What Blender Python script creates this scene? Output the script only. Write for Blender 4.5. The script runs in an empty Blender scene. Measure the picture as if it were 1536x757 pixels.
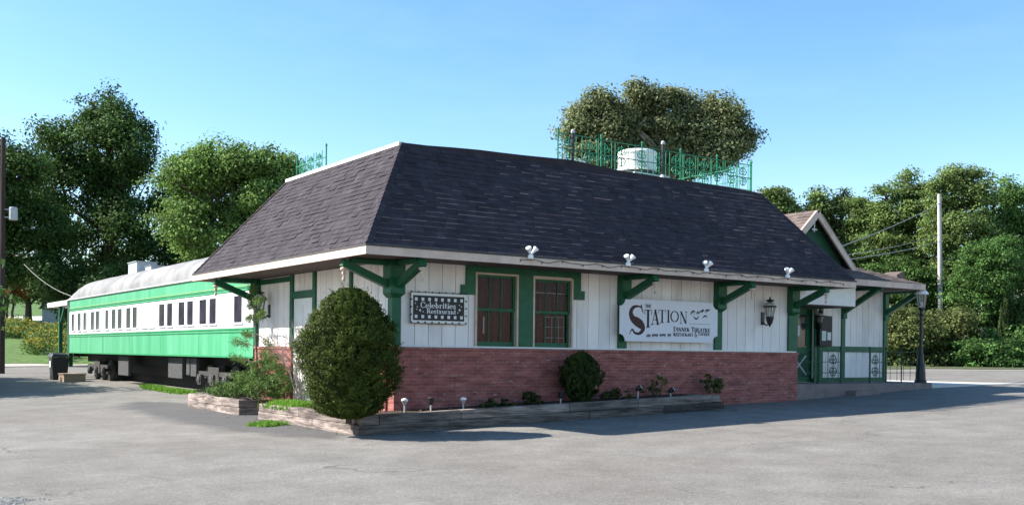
import bpy, math, random
import numpy as np
from mathutils import Vector, Matrix
random.seed(7); RNG = np.random.default_rng(7)
scene = bpy.context.scene
COL = scene.collection

# ------------------------------------------------------------------ camera numbers (solved from the photograph)
PW, PH = 1536.0, 757.0
FPX, YAW, ROLL, PITCH, SY = 1568.15, 0.9682, 0.0116, -0.0033, 156.26
CAM = np.array([-10.0548, -18.8534, 1.3419])
_f = np.array([math.cos(PITCH)*math.cos(YAW), math.cos(PITCH)*math.sin(YAW), math.sin(PITCH)])
_r = np.array([math.sin(YAW), -math.cos(YAW), 0.0]); _u = np.cross(_r, _f)
_c, _s = math.cos(ROLL), math.sin(ROLL)
CF, CR, CU = _f, _c*_r + _s*_u, -_s*_r + _c*_u
def ray(u, v): return CF + CR*(u-PW/2)/FPX - CU*(v-PH/2-SY)/FPX
def hit(u, v, ax, c):
    d = ray(u, v); t = (c-CAM[ax])/d[ax]; return CAM + d*t
def at(u, v, dep): return CAM + ray(u, v)*dep

_hx = [-400, -40, -10, -1.4, 8, 12, 18, 40, 100, 500]
_hz = [-3, -1.0, -.47, -.22, .07, .16, .42, .82, 1.3, 4]
def gz(x, y):
    z = np.interp(x, _hx, _hz) + .005*np.clip(y, -30, 60)
    return z + .105*np.clip(np.asarray(y, float)-54, 0, 130)
def ghit(u, v):
    d = ray(u, v); t = 3.0
    while t < 400:
        p = CAM + d*t
        if p[2] < gz(p[0], p[1]): return p
        t += .05
    return CAM + d*150

# ------------------------------------------------------------------ materials
MATS = {}
def mat(name, col, rough=.8, var=.0, scale=3.0, bump=0.0, bscale=40.0, tint=0.0, spec=.3, metal=0.0, col2=None, stretch=(1,1,1), trans=0.0, c2pos=(.35,.7)):
    m = bpy.data.materials.new(name); m.use_nodes = True; MATS[name] = m
    nt = m.node_tree; N = nt.nodes; L = nt.links
    b = N['Principled BSDF']; b.inputs['Roughness'].default_value = rough
    b.inputs['Specular IOR Level'].default_value = spec; b.inputs['Metallic'].default_value = metal
    tc = N.new('ShaderNodeTexCoord'); mp = N.new('ShaderNodeMapping'); mp.inputs['Scale'].default_value = stretch
    L.new(tc.outputs['Object'], mp.inputs['Vector'])
    rgb = N.new('ShaderNodeRGB'); rgb.outputs[0].default_value = (*col, 1); cur = rgb.outputs[0]
    if col2 is not None:
        n = N.new('ShaderNodeTexNoise'); n.inputs['Scale'].default_value = scale; n.inputs['Detail'].default_value = 6; n.inputs['Roughness'].default_value = .62
        L.new(mp.outputs[0], n.inputs['Vector'])
        r = N.new('ShaderNodeValToRGB'); r.color_ramp.elements[0].position = c2pos[0]; r.color_ramp.elements[1].position = c2pos[1]
        r.color_ramp.elements[0].color = (*col2, 1); r.color_ramp.elements[1].color = (*col, 1)
        L.new(n.outputs['Fac'], r.inputs['Fac']); cur = r.outputs['Color']
    if var > 0:
        n = N.new('ShaderNodeTexNoise'); n.inputs['Scale'].default_value = scale*2.7; n.inputs['Detail'].default_value = 5
        L.new(mp.outputs[0], n.inputs['Vector'])
        mr = N.new('ShaderNodeMapRange'); mr.inputs[1].default_value = .3; mr.inputs[2].default_value = .7; mr.inputs[3].default_value = 1-var; mr.inputs[4].default_value = 1+var
        L.new(n.outputs['Fac'], mr.inputs[0]); cur = mulcol(nt, cur, mr.outputs[0])
    if tint > 0:
        a = N.new('ShaderNodeAttribute'); a.attribute_name = 'tint'
        cur = mulcol(nt, cur, a.outputs['Fac'])
    L.new(cur, b.inputs['Base Color'])
    if bump > 0:
        n = N.new('ShaderNodeTexNoise'); n.inputs['Scale'].default_value = bscale; n.inputs['Detail'].default_value = 4
        L.new(mp.outputs[0], n.inputs['Vector'])
        bp = N.new('ShaderNodeBump'); bp.inputs['Strength'].default_value = bump; bp.inputs['Distance'].default_value = .02
        L.new(n.outputs['Fac'], bp.inputs['Height']); L.new(bp.outputs[0], b.inputs['Normal'])
    if trans > 0:
        t = N.new('ShaderNodeBsdfTranslucent'); L.new(cur, t.inputs['Color'])
        mx = N.new('ShaderNodeMixShader'); mx.inputs[0].default_value = trans
        L.new(b.outputs[0], mx.inputs[1]); L.new(t.outputs[0], mx.inputs[2])
        L.new(mx.outputs[0], N['Material Output'].inputs['Surface'])
    return m
def mulcol(nt, c, f):
    v = nt.nodes.new('ShaderNodeVectorMath'); v.operation = 'SCALE'
    nt.links.new(c, v.inputs[0]); nt.links.new(f, v.inputs['Scale']); return v.outputs[0]

M = {}
M['white'] = mat('white_boards', (.87,.815,.795), .75, var=.05, scale=1.2, col2=(.64,.57,.53), stretch=(1,1,.35), c2pos=(.25,.5), bump=.12, bscale=60, tint=1)
M['trimwhite'] = mat('white_trim', (.78,.76,.73), .6, var=.05, scale=2)
M['fascia'] = mat('cream_fascia', (.60,.47,.39), .65, var=.10, scale=1.6, col2=(.46,.34,.28), c2pos=(.3,.55))
M['green'] = mat('dark_green_paint', (.008,.095,.042), .5, var=.22, scale=2.5, spec=.35, bump=.08, bscale=30)
M['green2'] = mat('railing_green', (.02,.22,.12), .5, var=.2, scale=4)
M['darkgreen'] = mat('gable_green', (.008,.06,.03), .6, var=.15, scale=2)
M['soffit'] = mat('soffit_brown', (.10,.075,.065), .8, var=.15)
M['shingle'] = mat('dark_asphalt_shingle', (.046,.038,.045), .85, var=.20, scale=1.1, tint=1, bump=.35, bscale=120, spec=.15)
M['shinglebrown'] = mat('brown_shingle', (.13,.098,.086), .85, var=.2, scale=1.4, tint=1, bump=.3, bscale=120)
M['black'] = mat('black_metal', (.012,.012,.014), .45, spec=.5)
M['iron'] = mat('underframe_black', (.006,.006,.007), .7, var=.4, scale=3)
M['grease'] = mat('greasy_iron', (.05,.045,.042), .6, var=.5, scale=7)
M['timber'] = mat('weathered_timber', (.34,.275,.24), .92, var=.30, scale=2.6, col2=(.11,.085,.075), stretch=(.45,.45,5), c2pos=(.38,.60), bump=.6, bscale=28, tint=1)
M['soil'] = mat('planter_soil', (.055,.04,.03), .95, var=.4, scale=6, bump=.8, bscale=12)
M['traingreen'] = mat('coach_green_paint', (.040,.285,.120), .5, var=.06, scale=1.3, col2=(.10,.36,.20), stretch=(1.2,1.6,.14), c2pos=(.36,.66), spec=.3, bump=.05, bscale=9)
M['trainwhite'] = mat('coach_white_paint', (.80,.80,.80), .5, var=.03, scale=1.6, col2=(.66,.66,.66), stretch=(1.4,1.4,.18), c2pos=(.25,.5))
M['trainline'] = mat('coach_yellow_line', (.25,.42,.16), .5, var=.1)
M['traintrim'] = mat('coach_belt_rail', (.03,.24,.095), .5, var=.1)
M['canvas'] = mat('coach_roof_canvas', (.27,.267,.265), .8, var=.12, scale=.9, col2=(.155,.152,.150), stretch=(1.6,1.0,1.0), c2pos=(.32,.60), bump=.3, bscale=3)
M['greymetal'] = mat('grey_metal', (.42,.43,.44), .6, var=.12, scale=3, bump=.1)
M['galv'] = mat('dull_panel', (.060,.059,.060), .7, var=.25, scale=4)
M['glassdark'] = mat('coach_glass', (.035,.032,.045), .12, var=.35, scale=.8, spec=.35)
pass
M['bulb'] = mat('white_bulb', (.85,.85,.85), .3)
M['concrete'] = mat('platform_concrete', (.25,.19,.18), .9, var=.15, scale=1.5, col2=(.20,.155,.15), bump=.3, bscale=30)
M['apron'] = mat('pale_concrete', (.55,.52,.48), .9, var=.1, scale=1)
M['bark'] = mat('tree_bark', (.085,.065,.05), .95, var=.35, scale=5, bump=.8, bscale=14, stretch=(1,1,.3))
M['palebark'] = mat('pale_bark', (.30,.26,.21), .95, var=.3, scale=5, bump=.5, bscale=14, stretch=(1,1,.3))
M['polewood'] = mat('dark_pole_wood', (.05,.035,.03), .9, var=.3, scale=5, stretch=(1,1,.1))
M['palepole'] = mat('pale_pole_wood', (.42,.40,.40), .85, var=.2, scale=5, stretch=(1,1,.1))
M['wire'] = mat('pale_cable', (.35,.34,.32), .7)
M['twig'] = mat('bare_twigs', (.33,.28,.25), .9, var=.2)
M['board'] = mat('menu_black', (.018,.012,.016), .5)
M['paper'] = mat('paper', (.72,.72,.74), .8)
M['papergreen'] = mat('pale_green_paper', (.58,.70,.62), .8)
M['signwhite'] = mat('banner_white', (.74,.73,.78), .7, var=.03, scale=1.2, bump=.1, bscale=2.5)
M['signblack'] = mat('sign_black', (.012,.010,.014), .4)
M['ink'] = mat('sign_ink', (.022,.016,.020), .6)
M['inkgrey'] = mat('sign_ink_grey', (.12,.11,.14), .6)
M['inkred'] = mat('sign_ink_maroon', (.06,.022,.022), .6)
M['curtain'] = mat('dark_red_curtain', (.14,.035,.055), .9, var=.3, scale=4)
M['room'] = mat('dim_room', (.02,.016,.018), .9)
M['binplastic'] = mat('dark_bin_plastic', (.02,.021,.022), .45, var=.1)
M['crate'] = mat('raw_wood_box', (.30,.22,.15), .85, var=.2, scale=4, stretch=(.4,.4,3))
M['shed'] = mat('grey_blue_siding', (.34,.38,.40), .8, var=.08)
M['bark2'] = M['bark']

def leafmat(name, col, trans=.35, rough=.6, spec=.14, var=.25, scale=.35):
    return mat(name, col, rough, var=var, scale=scale, tint=1, trans=trans, spec=spec)
M['leafdark'] = leafmat('dark_leaves', (.062,.118,.028), .28)
M['leafmid'] = leafmat('mid_green_leaves', (.115,.215,.052), .33)
M['leaflight'] = leafmat('light_green_leaves', (.165,.265,.066), .36)
M['leafolive'] = leafmat('olive_leaves', (.190,.215,.100), .30)
M['leafwood'] = leafmat('woodland_leaves', (.150,.215,.064), .32)
M['leafbright'] = leafmat('bright_green_leaves', (.095,.185,.048), .36)
M['leafhedge'] = leafmat('hedge_leaves', (.115,.140,.045), .28)
M['leafarbor'] = leafmat('arborvitae_sprays', (.068,.094,.016), .22, var=.3, scale=1.5)
M['leafround'] = leafmat('clipped_shrub_leaves', (.050,.075,.018), .25)
M['leafjuniper'] = leafmat('juniper_needles', (.105,.175,.045), .25)
M['leafyellow'] = leafmat('yellow_weeds', (.34,.30,.05), .35)
M['leaforange'] = leafmat('orange_leaves', (.26,.10,.03), .35)
M['leaflitter'] = leafmat('dry_leaves', (.20,.12,.055), .1)
M['leafcol'] = leafmat('columnar_arborvitae_sprays', (.045,.08,.02), .22)
M['grassblade'] = leafmat('grass_blades', (.15,.30,.04), .35)

def brickmat():
    m = bpy.data.materials.new('red_brick'); m.use_nodes = True; nt = m.node_tree; N = nt.nodes; L = nt.links
    b = N['Principled BSDF']; b.inputs['Roughness'].default_value = .85; b.inputs['Specular IOR Level'].default_value = .2
    uv = N.new('ShaderNodeUVMap')
    br = N.new('ShaderNodeTexBrick'); br.inputs['Scale'].default_value = 1
    br.inputs['Brick Width'].default_value = .21; br.inputs['Row Height'].default_value = .0715; br.inputs['Mortar Size'].default_value = .0055
    br.inputs['Color1'].default_value = (.37,.118,.096,1); br.inputs['Color2'].default_value = (.265,.080,.070,1); br.inputs['Mortar'].default_value = (.28,.19,.18,1)
    br.inputs['Bias'].default_value = -.1
    L.new(uv.outputs[0], br.inputs['Vector'])
    n = N.new('ShaderNodeTexNoise'); n.inputs['Scale'].default_value = 2.2; n.inputs['Detail'].default_value = 6
    mp = N.new('ShaderNodeMapping'); mp.inputs['Scale'].default_value = (1,3.2,1); L.new(uv.outputs[0], mp.inputs[0]); L.new(mp.outputs[0], n.inputs['Vector'])
    mr = N.new('ShaderNodeMapRange'); mr.inputs[1].default_value=.3; mr.inputs[2].default_value=.7; mr.inputs[3].default_value=.66; mr.inputs[4].default_value=1.3
    L.new(n.outputs['Fac'], mr.inputs[0]); c = mulcol(nt, br.outputs['Color'], mr.outputs[0])
    # occasional pale, efflorescent bricks
    n2 = N.new('ShaderNodeTexNoise'); n2.inputs['Scale'].default_value = 6; n2.inputs['Detail'].default_value = 3
    mp2 = N.new('ShaderNodeMapping'); mp2.inputs['Scale'].default_value = (.8,2.4,1); L.new(uv.outputs[0], mp2.inputs[0]); L.new(mp2.outputs[0], n2.inputs['Vector'])
    r = N.new('ShaderNodeValToRGB'); r.color_ramp.elements[0].position=.60; r.color_ramp.elements[1].position=.72; L.new(n2.outputs['Fac'], r.inputs[0])
    mx = N.new('ShaderNodeMix'); mx.data_type='RGBA'; L.new(r.outputs[0], mx.inputs[0]); L.new(c, mx.inputs[6]); mx.inputs[7].default_value=(.42,.26,.24,1)
    L.new(mx.outputs[2], b.inputs['Base Color'])
    bp = N.new('ShaderNodeBump'); bp.inputs['Strength'].default_value=.6; bp.inputs['Distance'].default_value=.008; bp.invert=True
    L.new(br.outputs['Fac'], bp.inputs['Height']); L.new(bp.outputs[0], b.inputs['Normal'])
    return m
M['brick'] = brickmat()

def asphaltmat():
    m = bpy.data.materials.new('worn_asphalt'); m.use_nodes = True; nt = m.node_tree; N = nt.nodes; L = nt.links
    b = N['Principled BSDF']; b.inputs['Roughness'].default_value = .9; b.inputs['Specular IOR Level'].default_value = .15
    tc = N.new('ShaderNodeTexCoord'); P = tc.outputs['Object']
    def noise(sc, det=6, ro=.6, vec=None, dist=0):
        n = N.new('ShaderNodeTexNoise'); n.inputs['Scale'].default_value=sc; n.inputs['Detail'].default_value=det; n.inputs['Roughness'].default_value=ro
        n.inputs['Distortion'].default_value = dist
        L.new(vec or P, n.inputs['Vector']); return n.outputs['Fac']
    def ramp(f, p0, p1, c0, c1):
        r = N.new('ShaderNodeValToRGB'); r.color_ramp.elements[0].position=p0; r.color_ramp.elements[1].position=p1
        r.color_ramp.elements[0].color=(*c0,1); r.color_ramp.elements[1].color=(*c1,1); L.new(f, r.inputs[0]); return r.outputs[0]
    def mix(f, a, bb):
        mx = N.new('ShaderNodeMix'); mx.data_type='RGBA'; L.new(f, mx.inputs[0]); L.new(a, mx.inputs[6])
        if isinstance(bb, tuple): mx.inputs[7].default_value=(*bb,1)
        else: L.new(bb, mx.inputs[7])
        return mx.outputs[2]
    def maprange(f, a, bq, c, d):
        r = N.new('ShaderNodeMapRange'); r.inputs[1].default_value=a; r.inputs[2].default_value=bq; r.inputs[3].default_value=c; r.inputs[4].default_value=d; L.new(f, r.inputs[0]); return r.outputs[0]
    base = ramp(noise(.16, 7, .62), .35, .68, (.170,.156,.139), (.215,.202,.183))
    base = mulcol(nt, base, maprange(noise(1.3, 6, .7), .3, .7, .83, 1.17))
    base = mulcol(nt, base, maprange(noise(22, 3, .6), .3, .7, .80, 1.20))
    base = mulcol(nt, base, maprange(noise(75, 2, .5), .3, .7, .62, 1.38))
    # stretched scuffs (worn pale streaks)
    mp = N.new('ShaderNodeMapping'); mp.inputs['Rotation'].default_value=(0,0,.55); mp.inputs['Scale'].default_value=(.5,3.2,1); L.new(P, mp.inputs[0])
    sc = ramp(noise(.9, 8, .75, mp.outputs[0]), .62, .74, (0,0,0), (1,1,1))
    sm = N.new('ShaderNodeMath'); sm.operation='MULTIPLY'; L.new(sc, sm.inputs[0]); L.new(ramp(noise(14,3,.6), .45,.6,(0,0,0),(1,1,1)), sm.inputs[1])
    sm2 = N.new('ShaderNodeMath'); sm2.operation='MULTIPLY'; L.new(sm.outputs[0], sm2.inputs[0]); sm2.inputs[1].default_value=.85
    base = mix(sm2.outputs[0], base, (.38,.36,.33))
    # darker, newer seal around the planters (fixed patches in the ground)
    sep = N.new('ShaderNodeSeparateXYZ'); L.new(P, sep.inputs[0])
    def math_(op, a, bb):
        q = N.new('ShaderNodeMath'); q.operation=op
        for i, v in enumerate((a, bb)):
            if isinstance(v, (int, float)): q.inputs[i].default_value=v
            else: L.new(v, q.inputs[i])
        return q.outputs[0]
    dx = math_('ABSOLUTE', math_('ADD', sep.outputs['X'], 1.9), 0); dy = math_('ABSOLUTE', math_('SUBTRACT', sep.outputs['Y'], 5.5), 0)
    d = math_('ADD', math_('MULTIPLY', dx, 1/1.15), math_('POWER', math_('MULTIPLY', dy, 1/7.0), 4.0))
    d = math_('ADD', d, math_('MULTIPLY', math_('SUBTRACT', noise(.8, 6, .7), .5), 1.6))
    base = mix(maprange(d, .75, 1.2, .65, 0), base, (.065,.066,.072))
    # cracks
    vv = N.new('ShaderNodeMapping'); vv.inputs['Rotation'].default_value=(0,0,.4); vv.inputs['Scale'].default_value=(.13,.30,1)
    nv = N.new('ShaderNodeTexNoise'); nv.inputs['Scale'].default_value=.7; nv.inputs['Detail'].default_value=8; L.new(P, nv.inputs['Vector'])
    av = N.new('ShaderNodeVectorMath'); av.operation='MULTIPLY_ADD'; L.new(nv.outputs['Color'], av.inputs[0]); av.inputs[1].default_value=(2.2,2.2,0); L.new(P, av.inputs[2])
    L.new(av.outputs[0], vv.inputs[0])
    vo = N.new('ShaderNodeTexVoronoi'); vo.feature='DISTANCE_TO_EDGE'; vo.inputs['Scale'].default_value=1; L.new(vv.outputs[0], vo.inputs['Vector'])
    ck = maprange(vo.outputs['Distance'], .0, .006, .75, 0)
    ck = math_('MULTIPLY', ck, ramp(noise(.35,3,.5), .50,.62,(0,0,0),(1,1,1)))
    base = mix(ck, base, (.06,.055,.05))
    # sandy wear near the building front
    L.new(base, b.inputs['Base Color'])
    bp = N.new('ShaderNodeBump'); bp.inputs['Strength'].default_value=.5; bp.inputs['Distance'].default_value=.012
    L.new(noise(60,3,.7), bp.inputs['Height']); L.new(bp.outputs[0], b.inputs['Normal'])
    return m
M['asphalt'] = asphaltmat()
M['lawn'] = mat('lawn_grass', (.095,.175,.030), .9, var=.25, scale=1.0, col2=(.070,.125,.028), bump=.6, bscale=8)
M['verge'] = mat('weedy_verge', (.10,.095,.055), .95, var=.35, scale=.8, col2=(.05,.075,.025), bump=.6, bscale=8)
M['gravel'] = mat('pale_gravel', (.42,.39,.35), .95, var=.2, scale=3)
M['pathm'] = mat('pale_path', (.55,.53,.50), .9, var=.1)

def glassmat():
    m = bpy.data.materials.new('window_glass'); m.use_nodes = True; nt = m.node_tree; N = nt.nodes; L = nt.links
    N.remove(N['Principled BSDF'])
    t = N.new('ShaderNodeBsdfTransparent'); t.inputs[0].default_value=(.72,.60,.66,1)
    g = N.new('ShaderNodeBsdfGlossy'); g.inputs['Roughness'].default_value=.03; g.inputs[0].default_value=(.8,.8,.8,1)
    mx = N.new('ShaderNodeMixShader'); mx.inputs[0].default_value=.012
    L.new(t.outputs[0], mx.inputs[1]); L.new(g.outputs[0], mx.inputs[2]); L.new(mx.outputs[0], N['Material Output'].inputs[0])
    return m
M['glass'] = glassmat()
M['lampglass'] = M['glass'].copy(); M['lampglass'].name = 'lamp_glass'
for n_ in M['lampglass'].node_tree.nodes:
    if n_.type == 'BSDF_TRANSPARENT': n_.inputs[0].default_value = (.82,.83,.82,1)
    if n_.type == 'MIX_SHADER': n_.inputs[0].default_value = .22
    if n_.type == 'BSDF_GLOSSY': n_.inputs['Roughness'].default_value = .35

# ------------------------------------------------------------------ mesh helpers
ORG = {}
class MB:
    def __init__(s): s.v = []; s.f = []; s.t = []; s.tint = 1.0
    def quadf(s, pts):
        n = len(s.v); s.v += [tuple(map(float, p)) for p in pts]; s.f.append(tuple(range(n, n+len(pts)))); s.t.append(s.tint); return s
    def hexa(s, p):       # 8 points: bottom 4 ccw, top 4 ccw
        n = len(s.v); s.v += [tuple(map(float, q)) for q in p]
        for f in ((3,2,1,0),(4,5,6,7),(0,1,5,4),(1,2,6,5),(2,3,7,6),(3,0,4,7)): s.f.append(tuple(n+i for i in f)); s.t.append(s.tint)
        return s
    def box(s, x0,x1,y0,y1,z0,z1):
        return s.hexa([(x0,y0,z0),(x1,y0,z0),(x1,y1,z0),(x0,y1,z0),(x0,y0,z1),(x1,y0,z1),(x1,y1,z1),(x0,y1,z1)])
    def bar(s, a, b, w, h, up=(0,0,1)):   # box beam from a to b; w sideways, h along up
        a = Vector(a); b = Vector(b); d = (b-a).normalized(); up = Vector(up)
        sd = d.cross(up)
        if sd.length < 1e-4: sd = d.cross(Vector((1,0,0)))
        sd.normalize(); u = sd.cross(d).normalized(); sd *= w/2; u *= h/2
        return s.hexa([a-sd-u, a+sd-u, b+sd-u, b-sd-u, a-sd+u, a+sd+u, b+sd+u, b-sd+u])
    def tube(s, pts, r, k=8, cap=True):
        pts = [Vector(p) for p in pts]; rs = r if isinstance(r, (list, tuple)) else [r]*len(pts)
        n0 = len(s.v); ref = None
        for i, p in enumerate(pts):
            d = (pts[min(i+1, len(pts)-1)] - pts[max(i-1, 0)])
            if d.length < 1e-9: d = Vector((0,0,1))
            d.normalize()
            if ref is None:
                ref = d.cross(Vector((0,0,1)) if abs(d.z) < .9 else Vector((1,0,0))).normalized()
            ref = (ref - d*ref.dot(d)); ref = ref.normalized() if ref.length > 1e-6 else d.orthogonal().normalized()
            e = d.cross(ref)
            for j in range(k):
                a = 2*math.pi*j/k; q = p + (ref*math.cos(a) + e*math.sin(a))*rs[i]; s.v.append(tuple(q))
        for i in range(len(pts)-1):
            for j in range(k):
                a = n0+i*k+j; b = n0+i*k+(j+1)%k; s.f.append((a,b,b+k,a+k)); s.t.append(s.tint)
        if cap:
            s.f.append(tuple(n0+j for j in reversed(range(k)))); s.t.append(s.tint)
            s.f.append(tuple(n0+(len(pts)-1)*k+j for j in range(k))); s.t.append(s.tint)
        return s
    def lathe(s, c, prof, k=16, axis=(0,0,1)):
        c = Vector(c); ax = Vector(axis).normalized()
        return s.tube([c + ax*(z) for r, z in prof], [max(r, 1e-4) for r, z in prof], k) if False else s._lathe(c, prof, k, ax)
    def _lathe(s, c, prof, k, ax):
        e1 = ax.orthogonal().normalized(); e2 = ax.cross(e1); n0 = len(s.v)
        for r, z in prof:
            for j in range(k):
                a = 2*math.pi*j/k; s.v.append(tuple(c + ax*z + (e1*math.cos(a)+e2*math.sin(a))*max(r, 1e-4)))
        for i in range(len(prof)-1):
            for j in range(k):
                a = n0+i*k+j; b = n0+i*k+(j+1)%k; s.f.append((a,b,b+k,a+k)); s.t.append(s.tint)
        s.f.append(tuple(n0+j for j in reversed(range(k)))); s.t.append(s.tint)
        s.f.append(tuple(n0+(len(prof)-1)*k+j for j in range(k))); s.t.append(s.tint)
        return s
    def prism(s, pts2, fn, d0, d1):    # polygon (a,b) extruded; fn(a,b,d)->xyz
        n = len(s.v); k = len(pts2)
        s.v += [tuple(fn(a,b,d0)) for a,b in pts2] + [tuple(fn(a,b,d1)) for a,b in pts2]
        s.f.append(tuple(n+i for i in reversed(range(k)))); s.f.append(tuple(n+k+i for i in range(k)))
        for i in range(k): s.f.append((n+i, n+(i+1)%k, n+k+(i+1)%k, n+k+i))
        s.t += [s.tint]*(k+2); return s
    def build(s, name, m, parent=None, smooth=False, bevel=0.0, loc=None):
        me = bpy.data.meshes.new(name)
        o = bpy.data.objects.new(name, me); COL.objects.link(o)
        org = np.zeros(3)
        if parent is not None: o.parent = parent; org = ORG.get(parent.name, np.zeros(3))
        if loc is not None:
            o.location = tuple(np.array(loc, float)-org); org = np.array(loc, float)
        ORG[o.name] = org
        V = np.array(s.v)-org
        me.from_pydata([tuple(p) for p in V], [], s.f)
        finish(me, m, s.t, smooth)
        if bevel > 0:
            bm_ = o.modifiers.new('bevel', 'BEVEL'); bm_.width = bevel; bm_.segments = 2; bm_.limit_method = 'ANGLE'
        return o
def finish(me, m, tints, smooth):
    me.materials.append(m)
    a = me.attributes.new('tint', 'FLOAT', 'FACE'); a.data.foreach_set('value', np.asarray(tints, np.float32))
    if smooth: me.polygons.foreach_set('use_smooth', np.ones(len(me.polygons), bool))
    uv = me.uv_layers.new(name='UVMap')
    co = np.empty(len(me.vertices)*3, np.float32); me.vertices.foreach_get('co', co); co = co.reshape(-1,3)
    li = np.empty(len(me.loops), np.int32); me.loops.foreach_get('vertex_index', li)
    nr = np.empty(len(me.polygons)*3, np.float32); me.polygons.foreach_get('normal', nr); nr = np.abs(nr.reshape(-1,3))
    ls = np.empty(len(me.polygons), np.int32); me.polygons.foreach_get('loop_total', ls)
    ax = np.repeat(np.argmax(nr, 1), ls); c = co[li]
    u = np.where(ax == 0, c[:,1], c[:,0]); v = np.where(ax == 2, c[:,1], c[:,2])
    uv.data.foreach_set('uv', np.stack([u, v], 1).astype(np.float32).ravel())
    me.update()
def tag(o, label=None, cat=None, group=None, kind=None):
    if label: o['label'] = label
    if cat: o['category'] = cat
    if group: o['group'] = group
    if kind: o['kind'] = kind
    return o
def thing(name, loc, label, cat, group=None):
    o = bpy.data.objects.new(name, None); COL.objects.link(o); o.location = tuple(loc); ORG[o.name] = np.array(loc, float)
    o.empty_display_size = .3
    return tag(o, label, cat, group)
def copy_tree(o, parent=None):
    c = o.copy(); COL.objects.link(c)
    if parent is not None: c.parent = parent
    for ch in list(o.children): copy_tree(ch, c)
    return c

# ------------------------------------------------------------------ ground
def sheet(name, xs, ys, m, off=0.0, fn=None, kind='structure'):
    V = []; F = []
    for j, y in enumerate(ys):
        for i, x in enumerate(xs):
            X, Y = fn(x, y) if fn else (x, y); V.append((X, Y, float(gz(X, Y))+off))
    n = len(xs)
    for j in range(len(ys)-1):
        for i in range(n-1): F.append((j*n+i, j*n+i+1, (j+1)*n+i+1, (j+1)*n+i))
    b = MB(); b.v = V; b.f = F; b.t = [1]*len(F)
    return tag(b.build(name, m, smooth=True), kind=kind)
gx = np.unique(np.concatenate([np.arange(-400,-40,30), np.arange(-40,60,1.0), np.arange(60,500,20)]))
gy = np.unique(np.concatenate([np.arange(-120,-40,20), np.arange(-40,60,1.0), np.arange(60,190,4), np.arange(190,500,30)]))
sheet('asphalt_ground', gx, gy, M['asphalt'])
def strip(name, a, b, s0, s1, t0, t1, m, off, ds=2.0, dt=1.5, wob=0.0):
    a = np.array(a[:2]); b = np.array(b[:2]); e = (b-a)/np.linalg.norm(b-a); n = np.array([-e[1], e[0]])
    if np.dot(n, CF[:2]) < 0: n = -n
    S = np.arange(s0, s1+.01, ds); T = np.arange(t0, t1+.01, dt)
    r = np.random.default_rng(3); wj = {round(float(s_),3): (r.random()-.5)*wob for s_ in S}
    def fn(s_, t_):
        w = wj[round(float(s_),3)] if abs(t_-t0) < 1e-6 else 0
        p = a + e*s_ + n*(t_+w); return p[0], p[1]
    return sheet(name, S, T, m, off, fn)
A, B = ghit(0, 546), ghit(100, 546)
strip('lawn', A, B, -90, 40, 0, 90, M['lawn'], .03, wob=.8)
strip('gravel_verge', A, B, -90, 40, -1.6, 0.4, M['gravel'], .012, dt=1.0, wob=.6)
P1, P2 = ghit(0, 482), ghit(60, 481)
strip('path', P1, P2, -60, 30, 0, 4.5, M['pathm'], .06)
RA, RB = ghit(1340, 554), ghit(1536, 554.5)
strip('verge_ground', RA, RB, -40, 60, 0, 90, M['verge'], .03, wob=1.0)
strip('roadside_dirt', RA, RB, -40, 60, -.9, .3, M['gravel'], .012, dt=.6, wob=.5)

# ------------------------------------------------------------------ station building
L_, O_, WD = 12.17, 1.27, 7.63
ZS, ZE, ZF, ZR = 1.45, 3.16, 3.37, 5.72
TX0, TX1, TY0, TY1 = .46, 11.36, .60, 6.75
EX0, EX1, EY0, EY1 = -O_, L_+.79, -O_, WD+O_
ST = thing('station_building', (0,0,0), 'white board and brick station restaurant with dark shingled hip roof and green brackets', 'building')

def shingles(corners, exposure, wid, m, name, parent, seed=1, base=None, lift=(.008,.024), glint=0):
    bl, br, tr, tl = [np.array(c, float) for c in corners]
    r = np.random.default_rng(seed); b = MB()
    nrm = np.cross(br-bl, tl-bl); nrm /= np.linalg.norm(nrm)
    if nrm[2] < 0: nrm = -nrm
    e = (br-bl)/np.linalg.norm(br-bl); up = np.cross(nrm, e)
    if up[2] < 0: up = -up
    H = np.dot(tl-bl, up); nc = int(round(H/exposure)); ex = H/nc
    la = np.dot(tl-bl, e); ra = np.dot(tr-br, e); W = np.linalg.norm(br-bl)
    b.tint = .5; b.quadf([bl, br, tr, tl])
    patch = r.random((40,))
    for c in range(nc):
        h0 = c*ex; h1 = min((c+1)*ex+.02, H)
        x0 = la*h0/H; x1 = W + ra*h0/H; X0 = la*h1/H; X1 = W + ra*h1/H
        x = x0 + (-r.random()*wid)
        while x < x1:
            w = wid*(.75+.5*r.random()); a = max(x, x0); d = min(x+w-.006, x1)
            if d - a > .02:
                t0 = lift[0] + (lift[1]-lift[0])*r.random()**1.6; t1 = t0*(.75+.5*r.random())
                at_, dt_ = (max(a, X0), min(d, X1))
                b.tint = float(np.clip(1 + .10*r.standard_normal() + (.25 if r.random() < .03 else 0), .6, 1.5))
                dz = -.012*r.random()
                if dt_ - at_ > .005:
                    P = lambda s_, h, o_: bl + e*s_ + up*h + nrm*o_
                    q0 = len(b.t)
                    b.hexa([P(a,h0+dz,.0005), P(d,h0+dz,.0005), P(dt_,h1,.0005), P(at_,h1,.0005), P(a,h0+dz,t0), P(d,h0+dz,t1), P(dt_,h1,.0015), P(at_,h1,.0015)])
                    if glint and r.random() < glint*max(0, .65+.8*math.sin(a*.55+.4)*math.cos(h0*1.3-a*.3+.5)): b.t[q0+2] = r.uniform(4,10)  # raised tint on some butt edges paints glints of grazing light
            x += w
    return b.build(name, m, parent)

def brick_wall(b):
    pass
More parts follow.
